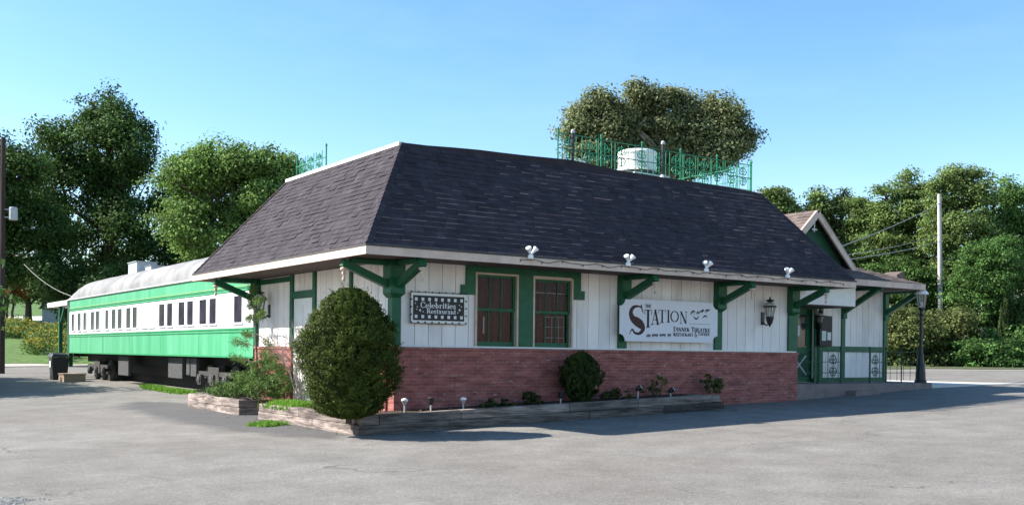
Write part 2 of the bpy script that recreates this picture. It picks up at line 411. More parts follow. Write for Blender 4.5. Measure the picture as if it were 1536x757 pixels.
# -- brick base (front, door-side, far end) with projecting sill course
b = MB(); zb = -.6
b.box(-.02, L_+.02, -.06, .22, zb, ZS-.07); b.box(-.06, .22, 0.225, 3.88, zb, ZS-.07); b.box(-.06,.22, 5.18, WD-.03, zb, ZS-.07)
b.box(L_-.20, L_+.021, .222, 1.5, zb, ZS-.07)
bb = b.build('brick_base', M['brick'], ST)
b = MB(); b.box(-.045, L_+.045, -.085, .20, ZS-.068, ZS-.002); b.box(-.085,.2, .205, 3.86, ZS-.068, ZS-.002); b.box(-.085,.2, 5.2, WD-.01, ZS-.068, ZS-.002)
b.build('sill_course', M['brick'], bb)
b = MB(); b.box(-.0, L_, -.035, .10, ZS, ZS+.035); b.build('sill_trim', M['trimwhite'], bb)
# -- boarded walls
def boards_x(b, x0, x1, y, z0, z1, holes=(), w=.325, dep=.05, start=None):
    x = x0 if start is None else start
    while x < x1-.02:
        a = max(x, x0); d = min(x+w-.014, x1)
        segs = [(z0, z1)]
        for hx0, hx1, hz0, hz1 in holes:
            if d > hx0 and a < hx1:
                ns = []
                for s0, s1 in segs:
                    if s1 <= hz0 or s0 >= hz1: ns.append((s0, s1)); continue
                    if s0 < hz0: ns.append((s0, hz0))
                    if s1 > hz1: ns.append((hz1, s1))
                # keep the pieces of the board beside the hole
                segs = ns
                if a < hx0: b.tint=random.uniform(.93,1.05); b.box(a, hx0, y, y+dep, z0, z1)
                if d > hx1: b.tint=random.uniform(.93,1.05); b.box(hx1, d, y, y+dep, z0, z1)
        b.tint = random.uniform(.92, 1.05)
        for s0, s1 in segs:
            if a < d: 
                aa, dd = a, d
                for hx0, hx1, hz0, hz1 in holes:
                    if (s0, s1) != (z0, z1) or not (d > hx0 and a < hx1): continue
                b.box(aa, dd, y+.0005, y+dep, s0, s1)
        x += w
WIN = []
for (u0, v0, u1, v1) in ((712,408,775,520),(798.5,415,857,521)):
    p = hit(u0, v0, 1, 0); q = hit(u1, v1, 1, 0); WIN.append((p[0], q[0], ZS+.035, (p[2]+.0)))
holes = [(w[0], w[1], w[2]-.2, w[3]) for w in WIN]
b = MB(); boards_x(b, .0, L_, -.0, ZS+.036, ZE+.15, holes, start=.16-.325)
wall = b.build('wall', M['white'], ST)
b = MB()
def boards_y(b, y0, y1, x, z0, z1, w=.325, dep=.05):
    y = y0
    while y < y1-.02:
        b.tint = random.uniform(.92,1.05); b.box(x, x+dep, y, min(y+w-.014, y1), z0, z1); y += w
boards_y(b, .06, 3.88, 0, ZS, ZE+.15); boards_y(b, 3.9, 5.17, 0, 2.66, ZE+.15); boards_y(b, 5.2, WD, 0, ZS, ZE+.15)
b.build('end_wall', M['white'], ST)
b = MB()   # backing so grooves read dark
for (x0,x1,z0,z1) in ((.06, WIN[0][0], .1, ZE+.2), (WIN[0][1], WIN[1][0], .1, ZE+.2), (WIN[1][1], L_-.01, .1, ZE+.2), (WIN[0][0], WIN[0][1], WIN[0][3], ZE+.2), (WIN[1][0], WIN[1][1], WIN[1][3], ZE+.2)):
    b.box(x0, x1, .051, .075, z0, z1)
b.box(.051,.075,.08, WD-.01, .1, ZE+.2); b.box(.08, L_-.01, WD-.06, WD-.01, -.3, ZE+.2); b.box(L_-.06, L_-.01, .08, WD-.07, -.3, ZE+.2)
b.build('wall_backing', M['soffit'], ST)
# side door, painted white, on the end wall
b = MB(); b.box(-.01,.05,3.93,5.14,-.3,2.60); dr = b.build('side_door', M['trimwhite'], ST)
b = MB()
for y0,y1,z0,z1 in ((4.05,4.48,.1,1.1),(4.58,5.02,.1,1.1),(4.05,4.48,1.3,2.45),(4.58,5.02,1.3,2.45)): b.box(-.022,-.011,y0,y1,z0,z1)
b.build('door_panel', M['trimwhite'], dr)
# green trims
def gbox(name, *a): 
    b = MB(); b.box(*a); return b.build(name, M['green'], ST, bevel=.006)
gbox('corner_post', -.10, .10, -.10, .10, ZS+.04, ZE+.1)
gbox('corner_post', -.08, .06, WD-.12, WD+.04, ZS, ZE+.1)
gbox('corner_post', L_-.34, L_+.02, -.06, .12, ZS+.04, ZE+.1)
for xx in (6.04, 9.21): gbox('wall_post', xx-.13, xx+.13, -.05, .04, ZS+.04, ZE+.1)
gbox('wall_post', -.05, .04, 5.15, 5.33, ZS, ZE+.1); gbox('wall_post', -.05, .04, 3.82, 3.98, ZS, ZE+.1); gbox('wall_post', -.05,.04,1.9,2.02,ZS,ZE+.1)
gbox('door_head', -.045, .04, 3.985, 5.145, 2.61, 2.78)
gbox('wall_plate', -.052, .03, 5.335, WD-.125, ZE-.12, ZE+.0)
# window surround (one green stepped board)
x0,x1 = WIN[0][0]-.0, WIN[1][1]+.0
zt = WIN[0][3]
b = MB(); T=.045
sl, sr = 1.69, 4.78
b.box(sl, sr, -T, 0.02, zt+.005, 3.28)
b.box(sl, WIN[0][0]-.005, -T, .02, 2.78, zt+.005); b.box(1.57, WIN[0][0]-.005, -T, .02, 2.58, 2.78)
b.box(WIN[1][1]+.005, sr, -T, .02, 2.78, zt+.005); b.box(WIN[1][1]+.005, 4.89, -T, .02, 2.58, 2.78)
b.box(WIN[0][1]+.005, WIN[1][0]-.005, -T, .02, ZS+.037, zt+.005)
b.build('window_surround', M['green'], ST)
for (wx0, wx1, wz0, wz1) in WIN:
    b = MB(); fw=.042     # pale casing
    b.box(wx0, wx0+fw, -.055, .12, wz0, wz1); b.box(wx1-fw, wx1, -.055, .12, wz0, wz1); b.box(wx0+fw, wx1-fw, -.055, .12, wz1-fw, wz1)
    w = b.build('window', M['fascia'], ST)
    zi0, zi1 = wz0, wz1-fw; xi0, xi1 = wx0+fw, wx1-fw; zm = (zi0+zi1)/2+.02; sw=.06
    b = MB()
    for z0, z1, y in ((zi0, zm+.02, .055), (zm-.02, zi1, .015)):
        bw = .10 if z0 == zi0 else .05
        b.box(xi0, xi0+sw, y, y+.035, z0, z1); b.box(xi1-sw, xi1, y, y+.035, z0, z1)
        b.box(xi0+sw, xi1-sw, y, y+.035, z0, z0+bw); b.box(xi0+sw, xi1-sw, y, y+.035, z1-.05, z1)
        for k in (1,2):
            xm = xi0+sw+(xi1-xi0-2*sw)*k/3; b.box(xm-.012, xm+.012, y+.004, y+.03, z0+bw, z1-.05)
    b.build('sash', M['green'], w)
    b = MB(); b.quadf([(xi0+.03,.0725,zi0+.03),(xi1-.03,.0725,zi0+.03),(xi1-.03,.0725,zm),(xi0+.03,.0725,zm)]); b.quadf([(xi0+.03,.0325,zm),(xi1-.03,.0325,zm),(xi1-.03,.0325,zi1-.03),(xi0+.03,.0325,zi1-.03)])
    b.build('pane', M['glass'], w)
    b = MB(); n = 60
    for i in range(n):
        a0 = xi0 + (xi1-xi0)*i/n; a1 = xi0 + (xi1-xi0)*(i+1)/n
        yy = lambda a: .20 + .03*math.sin(a*31) + .015*math.sin(a*73+1)
        b.quadf([(a0,yy(a0),zi0),(a1,yy(a1),zi0),(a1,yy(a1),zi1),(a0,yy(a0),zi1)])
    b.build('curtain', M['curtain'], w)
    b = MB(); b.box(xi0-.1, xi1+.1, .5, .55, zi0-.1, zi1+.1); b.build('room_back', M['room'], w)
    if wx0 > 3:  # strips behind the glass stand in for a paned window's reflection
        b = MB(); W_ = xi1-xi0; H_ = zi1-zi0; yq = .14
        for f in (.42,.60,.78,.93): b.box(xi0+W_*f-.008, xi0+W_*f+.008, yq, yq+.01, zi0+H_*.06, zi0+H_*.46)
        for f in (.14,.30,.45): b.box(xi0+W_*.40, xi0+W_*.94, yq-.012, yq-.002, zi0+H_*f, zi0+H_*f+.014)
        b.build('reflected_lattice', M['greymetal'], w)
        b = MB(); b.box(xi0+.07, xi1-.07, yq-.012, yq-.002, zi0+H_*.80, zi0+H_*.815); b.build('reflected_streak', M['greymetal'], w)  # pale strip stands in for a reflected streak
    else:
        b = MB(); b.box(xi0+(xi1-xi0)*.27, xi0+(xi1-xi0)*.30, .14, .15, zi0+(zi1-zi0)*.18, zi0+(zi1-zi0)*.42); b.build('curtain_edge', M['trimwhite'], w)

# -- roof
shingles([(EX0,EY0,ZF),(EX1,EY0,ZF),(TX1,TY0,ZR),(TX0,TY0,ZR)], .142, .25, M['shingle'], 'roof', ST, 11, glint=.95)
R_ = bpy.data.objects['roof']
shingles([(EX0,EY1,ZF),(EX0,EY0,ZF),(TX0,TY0,ZR),(TX0,TY1,ZR)], .142, .25, M['shingle'], 'roof_slope', R_, 12, glint=.10)
shingles([(EX1,EY0,ZF),(EX1,EY1,ZF),(TX1,TY1,ZR),(TX1,TY0,ZR)], .142, .25, M['shingle'], 'roof_slope', R_, 13)
shingles([(EX1,EY1,ZF),(EX0,EY1,ZF),(TX0,TY1,ZR),(TX1,TY1,ZR)], .142, .25, M['shingle'], 'roof_slope', R_, 14)
def hipcap(a, bq, name='hip_cap'):
    a = np.array(a); bq = np.array(bq); n = 24; b = MB(); d = (bq-a)
    for i in range(n):
        p = a + d*(i/n); q = a + d*((i+1.12)/n); b.tint = random.uniform(.85,1.3)
        dn = d/np.linalg.norm(d); sd = np.cross(dn,(0,0,1)); sd /= np.linalg.norm(sd); u = np.cross(sd, dn)
        w = .10
        for sg in (1,-1):
            o1 = u*.032; o2 = u*.018
            e_ = sd*sg*w - u*.055
            b.quadf([p+o1, q+o2, q+o2*.5+e_, p+o1*.6+e_] if sg > 0 else [p+o1, p+o1*.6+e_, q+o2*.5+e_, q+o2])
    return b.build(name, M['shingle'], R_)
hipcap((EX0,EY0,ZF),(TX0,TY0,ZR)); hipcap((EX1,EY0,ZF),(TX1,TY0,ZR)); hipcap((EX0,EY1,ZF),(TX0,TY1,ZR))
b = MB(); b.box(TX0+.0,TX1,TY0,TY1,ZR-.10,ZR-.005); b.build('flat_deck', M['galv'], R_)
b = MB(); b.box(TX0-.05,TX0+.08,TY0+.05,TY1+.05,ZR-.03,ZR+.045); b.build('roof_edge_trim', M['trimwhite'], R_)
b = MB(); b.box(TX1-.08,TX1+.05,TY0-.02,TY1+.05,ZR-.03,ZR+.04); b.box(9.3, TX1-.09, TY0+.22, TY0+.42, ZR-.02, ZR+.05); b.build('roof_edge_trim', M['trimwhite'], R_)
# raised shingled kerb along the front of the flat deck
pts = [(603,216.5),(640,218.5),(680,221.5),(718,225),(750,229),(784,233),(820,236.5),(857,240),(890,247.5),(930,256.5),(975,263.5),(1030,271.5),(1085,280),(1138,289.3)]
prof = [hit(u, v, 1, TY0+.02) for u, v in pts]
poly = [(p[0], max(p[2], ZR+.012)) for p in prof]
poly = [(TX0-.02, ZR-.08)] + [(TX0, ZR+.02)] + poly[1:-1] + [(TX1-.06, ZR+.015),(TX1-.04, ZR-.08)]
b = MB(); b.tint = .85; b.prism(list(reversed(poly)), lambda a, z, d: (a, TY0-.01+d-(.0), z), 0, .16); b.build('roof_kerb', M['shingle'], R_)
# fascia + soffit
b = MB(); ft=.03
b.box(EX0-ft, EX1+ft, EY0-ft, EY0, ZE, ZF-.01); b.box(EX0-ft, EX1+ft, EY1, EY1+ft, ZE, ZF-.01)
b.box(EX0-ft, EX0, EY0, EY1, ZE, ZF-.01); b.box(EX1, EX1+ft, EY0, EY1, ZE, ZF-.01)
b.build('fascia', M['fascia'], R_)
b = MB(); b.box(EX0-ft-.012, EX1+ft+.012, EY0-ft-.012, EY0-ft, ZF-.055, ZF-.012); b.box(EX0-ft-.012, EX0-ft, EY0-ft, EY1+ft, ZF-.055, ZF-.012); b.build('drip_edge', M['galv'], R_)
b = MB(); b.box(EX0+.003, EX1-.003, EY0+.003, EY1-.003, ZE+.035, ZE+.06); b.build('soffit', M['soffit'], R_)

# -- brackets
def bracket(px, py, dx, dy, two=None, post=True):
    zt_ = ZE+.03
    b = MB(); sx, sy_ = dy, dx
    for (ddx, ddy) in [(dx, dy)] + ([two] if two else []):
        s0 = .06; tip = (px+ddx*1.17, py+ddy*1.17, zt_-.095); foot = (px+ddx*s0, py+ddy*s0, 2.66)
        b.bar(foot, tip, .15, .15)
        b.bar((px+ddx*.03, py+ddy*.03, zt_-.055), (px+ddx*1.0, py+ddy*1.0, zt_-.055), .13, .10)
    br = b.build('bracket', M['green'], ST, bevel=.01)
    if post:
        b = MB(); w = .15
        x0, x1, y0, y1 = px-w, px+w, py-w, py+w
        if not two:
            if dy: y0, y1 = py-.16, py+.03
            else: x0, x1 = px-.16, px+.03
        else: x0, y0 = px-.19, py-.19
        c = .04
        b.box(x0, x1, y0, y1, 2.52, zt_-.004)
        b.hexa([(x0+c*2,y0+c*2,2.44),(x1-c*2,y0+c*2,2.44),(x1-c*2,y1,2.44),(x0+c*2,y1,2.44),(x0,y0,2.519),(x1,y0,2.519),(x1,y1,2.519),(x0,y1,2.519)])
        b.build('bracket_post', M['green'], br, bevel=.008)
    for (ddx, ddy) in [(dx, dy)] + ([two] if two else []):
        b = MB(); c = (px+ddx*1.13, py+ddy*1.13, 0)
        b.lathe(c, [(.012,2.72),(.03,2.74),(.034,2.77),(.02,2.80),(.014,2.83),(.036,2.86),(.042,2.89),(.02,2.92),(.06,2.94),(.075,2.965),(.06,2.99),(.03,3.0)], 10)
        b.build('pendant', M['fascia'], br, smooth=True)
bracket(0, 0, 0, -1, two=(-1, 0))
bracket(6.04, -.02, 0, -1); bracket(9.21, -.02, 0, -1); bracket(11.95, -.04, 0, -1)
bracket(-.02, 7.50, -1, 0)

# -- entrance wing
AY, AX1, PZ = 1.5, 18.12, .60
b = MB()
DX0, DX1 = 13.72, 14.72
def wbx(x0,x1,z0,z1): boards_x(b, x0, x1, AY, z0, z1, w=.285)
wbx(DX1, AX1-.1, PZ+.1, 3.75); wbx(12.2, DX0, PZ+.1, 3.75); wbx(DX0, DX1, 2.85, 3.75)
b.tint=1; b.box(12.2, DX0-.01, AY+.052, AY+.08, .1, 3.7); b.box(DX1+.01, AX1-.02, AY+.052, AY+.08, .1, 3.7)
b.box(AX1-.10, AX1-.03, AY+.06, 8.5, .1, 3.7)
b.build('wing_wall', M['white'], ST)
b = MB(); 
b.box(AX1-.12, AX1+.04, AY-.05, AY+.10, PZ, 3.7)
for ux in (16.05, 15.03): b.box(ux-.08, ux+.08, AY-.04, AY+.02, PZ+.004, 3.6)
b.box(15.112, 15.968, AY-.035, AY+.02, 1.50, 1.67); b.box(16.132, AX1-.122, AY-.035, AY+.02, 1.50, 1.67)
b.box(15.112, 15.968, AY-.035, AY+.02, PZ+.004, PZ+.13); b.box(16.132, AX1-.122, AY-.035, AY+.02, PZ+.004, PZ+.13)
b.box(DX0-.12, DX0-.01, AY-.04, AY+.25, PZ, 2.85); b.box(DX1+.01, DX1+.12, AY-.04, AY+.25, PZ, 2.85); b.box(DX0-.01, DX1+.01, AY-.04, AY+.25, 2.74, 2.85)
b.build('wing_trim', M['green'], ST)
b = MB(); dy = AY+.12
b.box(DX0, DX1, dy, dy+.05, PZ+.01, 2.73)
d = b.build('door', M['green'], ST)
b = MB(); b.box(DX0+.18, DX1-.18, dy-.006, dy-.0005, 1.62, 2.58); b.build('glass', M['glassdark'], d)
b = MB(); b.box(DX0+.38, DX0+.52, dy-.014, dy-.008, 1.95, 2.25); b.box(DX0+.06, DX0+.14, dy-.014, dy-.002, 1.75, 1.88); b.box(DX0+.2, DX0+.29, dy-.016, dy-.008, 1.68, 1.85); b.build('notice', M['paper'], d)
b = MB(); b.box(DX0+.14, DX1-.14, dy-.012, dy-.001, .75, 1.45); pnl = b.build('door_panel', M['darkgreen'], d)
b = MB()
for (a0, c0, a1, c1) in ((DX0+.2,.82,DX1-.2,1.38),(DX0+.2,1.38,DX1-.2,.82)): b.bar((a0,dy-.02,c0),(a1,dy-.02 - (.004 if c0>1 else 0),c1),.05,.014,up=(0,1,0))
b.build('cross_rail', M['greymetal'], d)
b = MB(); b.tube([(DX0+.06,dy-.06,1.6),(DX0+.06,dy-.06,1.85)],.015,8); b.build('handle', M['greymetal'], d)
# awning box over the door
aw0 = hit(1197,455,1,.35); aw1 = hit(1283,458,1,.35)
b = MB(); b.box(12.25, aw1[0], .35, AY-.06, 2.80, 3.36); aw = b.build('awning', M['trimwhite'], ST)
b = MB(); b.box(12.27, aw1[0]-.02, .37, AY-.08, 2.77, 2.798); b.build('awning_trim', M['soffit'], aw)
# wing roof: low hip with front eave at y=0
zA, s_ = 3.56, .36; ridge = 4.2
WX1 = AX1-.22
rf = [(12.9,0,zA),(WX1,0,zA),(WX1-ridge,ridge,zA+s_*ridge),(12.9,ridge,zA+s_*ridge)]
shingles(rf, .15, .3, M['shinglebrown'], 'wing_roof', ST, 21); WR = bpy.data.objects['wing_roof']
shingles([(WX1,0,zA),(WX1,2*ridge,zA),(WX1-ridge,ridge,zA+s_*ridge),(WX1-ridge,ridge-.01,zA+s_*ridge)], .15,.3,M['shinglebrown'],'wing_roof_slope',WR,22)
b = MB(); b.box(13.0, WX1+.03, -.03, 0, zA-.18, zA-.01); b.box(WX1, WX1+.03, 0.001, 8.4, zA-.18, zA-.01); b.build('wing_fascia', M['fascia'], WR)
b = MB(); b.box(13.0, WX1-.002, .002, AY-.06, zA-.15, zA-.12); b.box(13.0, WX1-.002, AY-.055, 8.3, zA-.15, zA-.12); b.build('wing_soffit', M['soffit'], WR)
for bx in (AX1-.05, 16.05):
    b = MB(); b.bar((bx,AY-.06,2.72),(bx,.25,zA-.2),.13,.14); b.bar((bx,AY-.06,zA-.2),(bx,.12,zA-.2),.11,.09); b.bar((bx,AY-.05,2.5),(bx,AY-.05,zA-.16),.16,.10,up=(0,1,0)); b.build('bracket', M['green'], ST)
# small grey ventilator on the wing roof
q_ = hit(1346,415,1,2.2); b = MB(); b.hexa([(q_[0]-.3,2.0,q_[2]-.3),(q_[0]+.3,2.0,q_[2]-.3),(q_[0]+.3,2.6,q_[2]-.3),(q_[0]-.3,2.6,q_[2]-.3),(q_[0]-.3,2.0,q_[2]+.05),(q_[0]+.0,2.0,q_[2]+.17),(q_[0]+.0,2.6,q_[2]+.17),(q_[0]-.3,2.6,q_[2]+.05)]); b.build('ventilator', M['shinglebrown'], WR)
# cross gable over the entrance
GY = 1.0; pk = hit(1226,315,1,GY); rt = hit(1287,410,1,GY); gw = rt[0]-pk[0]; gh = pk[2]-rt[2]
gz0, gx0 = rt[2], pk[0]
shingles([(gx0+gw,GY-.05,gz0),(gx0+gw,7,gz0),(gx0,7,pk[2]),(gx0,GY-.05,pk[2])], .15,.28,M['shinglebrown'],'gable_roof',ST,31); GR = bpy.data.objects['gable_roof']
shingles([(gx0-gw,7,gz0),(gx0-gw,GY-.05,gz0),(gx0,GY-.05,pk[2]),(gx0,7,pk[2])], .15,.28,M['shinglebrown'],'gable_roof_slope',GR,32)
b = MB(); b.prism([(gx0-gw+.1,gz0-.1),(gx0+gw-.1,gz0-.1),(gx0,pk[2]-.15)], lambda a,z,d: (a,GY+.22+d,z),0,.06); b.build('gable_wall', M['darkgreen'], ST)
b = MB()
for sg in (1,-1): b.bar((gx0+sg*.012,GY-.02+.004*sg,pk[2]-.10),(gx0+sg*(gw+.05),GY-.02+.004*sg,gz0-.14),.06,.19,up=(0,0,1))
b.build('rake_board', M['fascia'], GR)
b = MB()
pa = []
for i in range(15):
    a = math.pi*(i/14); pa.append((gx0+.95*math.cos(a)*.95, GY+.15, gz0-.1+.62*math.sin(a)))
b.tube(pa, .035, 6); b.build('arched_trim', M['trimwhite'], ST)
b = MB(); b.tube([(gx0,GY+.1,pk[2]-.62),(gx0,GY+.1,pk[2]-.3)],.02,6); b.bar((gx0-.1,GY+.1,pk[2]-.55),(gx0+.1,GY+.1,pk[2]-.55),.03,.03); b.build('finial', M['trimwhite'], ST)

# -- platform (raised walk) in front of the wing
b = MB(); b.box(L_+.03, 18.36, .0, AY-.061, -.4, PZ); b.box(18.16, 18.36, AY-.06, 8.5, -.4, PZ)
pf = b.build('concrete_platform', M['concrete'], bevel=.015); tag(pf, 'low concrete walk with iron railings in front of the entrance wing', 'platform')
b = MB(); b.box(14.35, 15.45, -.32, -.003, -.3, PZ-.19); b.build('step', M['concrete'], pf, bevel=.012)
b = MB(); b.box(18.365, 24, .2, 12, .2, .53)
o = b.build('pavement', M['apron']); tag(o, kind='structure')

# ------------------------------------------------------------------ things on the building
def scroll(b, o, ux, uz, w, h, r=.008):
    o = np.array(o, float); ux = np.array(ux, float); uz = np.array(uz, float)
    def P(a, c): return tuple(o + ux*a*w + uz*c*h)
    for fl in (1, -1):
        for base in (0.0, .5):
            pts = []
            for i in range(22):
                t = i/21; ang = t*2.6*math.pi; rr = .22*(1-t*.75)
                pts.append(P(.5+fl*(.26 - .0 + rr*math.cos(ang) - .13), base+.25+rr*.95*math.sin(ang)*1.0*(1 if base == 0 else -1)))
            b.tube(pts, r, 5)
    b.tube([P(.5,.06),P(.5,.94)], r*.8, 5)
def rail_thing(name, a, c, h, npost, panels, label, cat, group, m, rails=(1.0,.08), balus=0, pr=.018, top_over=0):
    a = np.array(a, float); c = np.array(c, float); t = thing(name, a, label, cat, group)
    ux = (c-a); Ln = np.linalg.norm(ux); ux /= Ln; uz = np.array([0,0,1.0])
    for i in range(npost):
        p = a + ux*Ln*i/(npost-1)
        b = MB(); b.tube([p, p+uz*(h+.06)], pr, 7); b.lathe(tuple(p+uz*(h+.06)), [(pr,0),(pr*1.7,.02),(pr*1.4,.045),(.004,.08)], 7); b.build('post', m, t)
    for k in rails:
        b = MB(); b.bar(a+uz*h*k, c+uz*h*k, .022, .018); b.build('rail', m, t)
    for s0, w in panels:
        b = MB(); p = a+ux*s0+uz*h*.1
        b.tube([p, p+uz*h*.9], .010, 5); b.tube([p+ux*w, p+ux*w+uz*h*.9], .010, 5)
        scroll(b, p+uz*h*.03, ux, uz, w, h*.84, .013)
        b.build('scroll_panel', m, t)
    if balus:
        b = MB()
        for i in range(1, balus):
            p = a+ux*Ln*i/balus; b.tube([p+uz*h*.08, p+uz*h], .008, 5)
        b.build('baluster', m, t)
    return t
RG = 'green iron railings round the flat roof'
zr = ZR+.03
rail_thing('roof_railing', (4.72,.82,zr+.05), (11.27,.82,zr), .74, 6, [(.12,.42),(.72,.45),(1.22,.42),(1.75,.42),(2.4,.42),(3.0,.42),(3.55,.45),(4.05,.42),(4.55,.45),(5.05,.42),(5.55,.42),(6.02,.40)], 'green scrolled iron railing along the front roof edge around the white vent', 'railing', RG, M['green2'], (1.0,.52,.08))
rail_thing('roof_railing', (5.2,6.35,zr), (11.27,6.35,zr), .74, 5, [(.4,.45),(1.3,.45),(2.2,.45),(3.1,.45),(4.2,.45),(5.2,.45)], 'green iron railing along the rear edge of the flat roof behind the vent', 'railing', RG, M['green2'], (1.0,.52,.08))
rail_thing('roof_railing', (.62,6.55,zr), (.62,4.75,zr), .52, 2, [(.2,.36),(.7,.36),(1.2,.36)], 'short green iron railing at the far end of the roof against the trees', 'railing', RG, M['green2'], (.62,.12))
rail_thing('roof_railing', (11.27,.86,zr), (11.27,6.30,zr), .74, 4, [(.4,.45),(1.5,.45),(2.6,.45),(3.7,.45)], 'green iron railing across the right end of the flat roof', 'railing', RG, M['green2'], (1.0,.52,.08))
PR = 'iron handrails along the entrance platform'
rail_thing('handrail', (12.22,.10,PZ), (14.18,.10,PZ), .92, 3, [(1.42,.44)], 'dark green handrail with scroll panel between the brick wall and the platform step', 'handrail', PR, M['darkgreen'], (1.0,.66,.33))
rail_thing('handrail', (15.48,.10,PZ), (17.72,.10,PZ), .92, 4, [(.04,.42)], 'dark green handrail with scroll panel between the step and the lamp post', 'handrail', PR, M['darkgreen'], (1.0,.66,.33), balus=7)
# dark stack pipes by the railing
b = None
for (u, v0, v1, lab) in ((859,243,196,'dark vent pipe with flared foot at the left end of the roof railing'),(994,265,213,'dark vent pipe with pale cap right of the round roof vent')):
    p = hit(u, v0, 1, .74); q = hit(u, v1, 1, .74); t = thing('vent_pipe', (p[0],.74,ZR-.03), lab, 'pipe', 'vent pipes on the roof')
    b = MB(); b.tube([(p[0],.74,ZR-.03),(p[0],.74,q[2]-.06)], .038, 9); b.build('pipe', M['black'], t)
    b = MB(); b.lathe((p[0],.74,q[2]-.06), [(.05,0),(.055,.05),(.03,.09)], 9); b.build('cap', M['greymetal'], t)
    b = MB(); b.lathe((p[0],.74,ZR-.0), [(.12,0),(.10,.06),(.05,.16)], 9); b.build('flashing', M['greymetal'], t)
# mushroom vent
vc = hit(956,240,1,2.3); t = thing('roof_vent', (vc[0],2.3,ZR-.01), 'round white exhaust fan on a square white base on the flat roof', 'roof vent')
r_ = .5
b = MB(); b.box(vc[0]-.62,vc[0]+.62,1.68,2.92,ZR-.01,ZR+.36); b.build('base', M['trimwhite'], t, bevel=.02)
b = MB(); b.lathe((vc[0],2.3,ZR+.37), [(.46,0),(.48,.02),(.48,.10),(.40,.12)], 28); b.build('collar', M['galv'], t, smooth=False)
b = MB(); b.lathe((vc[0],2.3,ZR+.49), [(.50,0),(.53,.03),(.53,.06),(.515,.07),(.515,.44),(.53,.45),(.53,.48),(.50,.53),(.42,.56),(.20,.585),(.0,.59)], 36); b.build('fan_hood', M['trimwhite'], t)
# gutters lights
def flood(x, label):
    z = ZF-.05; t = thing('floodlight', (x,EY0-.04,z), label, 'floodlight', 'twin floodlights on the eave')
    b = MB(); b.lathe((x,EY0-.07,z-.03), [(.06,0),(.06,.06),(.03,.09)], 12, axis=(0,0,1)); b.build('junction_box', M['bulb'], t, smooth=False)
    for sg in (-1,1):
        ax = Vector((sg*.55,-.35,.75)).normalized(); p0 = Vector((x,EY0-.07,z+.05))
        b = MB(); b._lathe(p0, [(.018,0),(.022,.04),(.03,.06),(.034,.10),(.062,.165),(.064,.18),(.042,.193),(.0,.197)], 14, ax); b.build('lamp_head', M['bulb'], t, smooth=True)
    return t
for u, v, lab in ((793,383,'white twin floodlight on the eave above the double window'),(939,393,'white twin floodlight on the eave between double window and station banner'),(1056,404,'white twin floodlight on the eave over the right part of the station banner'),(1178,414,'white twin floodlight on the eave nearest the entrance')):
    flood(hit(u,v,1,EY0)[0], lab)
# string of small eave lights
b = MB(); pts=[]; r = random.Random(4)
xs_ = np.arange(2.2, 12.6, .18)
for i, x in enumerate(xs_): pts.append((x, EY0-.045, ZE+.10+.02*math.sin(i*1.3)+.015*r.random()-.02*((i%3)==1)))
b.tube(pts, .006, 5)
t = b.build('light_string', M['black']); tag(t, 'thin dark string of small bulbs along the cream eave board', 'string lights')
b = MB()
for i in range(0, len(pts), 3): p = pts[i]; b.lathe((p[0],p[1]-.005,p[2]-.045), [(.004,0),(.014,.012),(.012,.03),(.006,.045)], 6)
b.build('bulb', M['galv'], t)

# wall lanterns
def lantern(o, out, label, s=1.0, topwhite=True):
    o = Vector(o); out = Vector(out); t = thing('wall_lantern', o, label, 'wall lantern', 'black coach lanterns on the walls')
    b = MB(); sd = out.cross(Vector((0,0,1)))
    p = [o-sd*.05+Vector((0,0,-.17)), o+sd*.05+Vector((0,0,-.17))]
    b.bar(o+out*.015+Vector((0,0,-.19*s)), o+out*.015+Vector((0,0,.10*s)), .10*s, .03, up=tuple(out)); b.build('back_plate', M['black'], t, bevel=.005)
    c = o + out*.22*s
    b = MB(); b.tube([o+out*.03+Vector((0,0,-.14*s)), o+out*.12*s+Vector((0,0,-.20*s)), c+Vector((0,0,-.16*s)), c+Vector((0,0,-.10*s))], .016*s, 8)
    b.lathe(c+Vector((0,0,-.24*s)), [(.0,0),(.02*s,.02*s),(.03*s,.05*s),(.06*s,.09*s),(.07*s,.13*s),(.09*s,.20*s),(.095*s,.235*s)], 12); b.build('arm', M['black'], t)
    b = MB(); b.lathe(c, [(.078*s,0),(.115*s,.20*s),(.115*s,.205*s)], 8); g = b.build('glass', M['lampglass'], t)
    b = MB()
    for k in range(6):
        a = k*math.pi/3; b.tube([c+Vector((.082*s*math.cos(a),.082*s*math.sin(a),0)), c+Vector((.122*s*math.cos(a),.122*s*math.sin(a),.205*s))], .007*s, 5)
    b.lathe(c+Vector((0,0,.205*s)), [(.15*s,0),(.155*s,.015*s),(.14*s,.03*s)], 16)
    b.lathe(c+Vector((0,0,.32*s)), [(.04*s,0),(.05*s,.01*s),(.10*s,.035*s),(.095*s,.05*s),(.03*s,.06*s),(.015*s,.085*s),(.012*s,.12*s),(.0,.13*s)], 14); b.build('frame', M['black'], t)
    b = MB(); b.lathe(c+Vector((0,0,.236*s)), [(.14*s,0),(.125*s,.03*s),(.09*s,.065*s),(.05*s,.085*s)], 18); b.build('cap', M['greymetal'], t, smooth=True)
    return t
lantern((10.86,-.0,2.38), (0,-1,0), 'black coach lantern with pale cap on the white wall right of the station banner', 1.15)
lantern((0,6.74,2.40), (-1,0,0), 'black coach lantern on the sunlit end wall beside the passenger car', 1.15)
pL = hit(1222,484,1,AY)
lantern((pL[0],AY,pL[2]), (0,-1,0), 'small black lantern partly behind the menu board by the entrance door', .9)

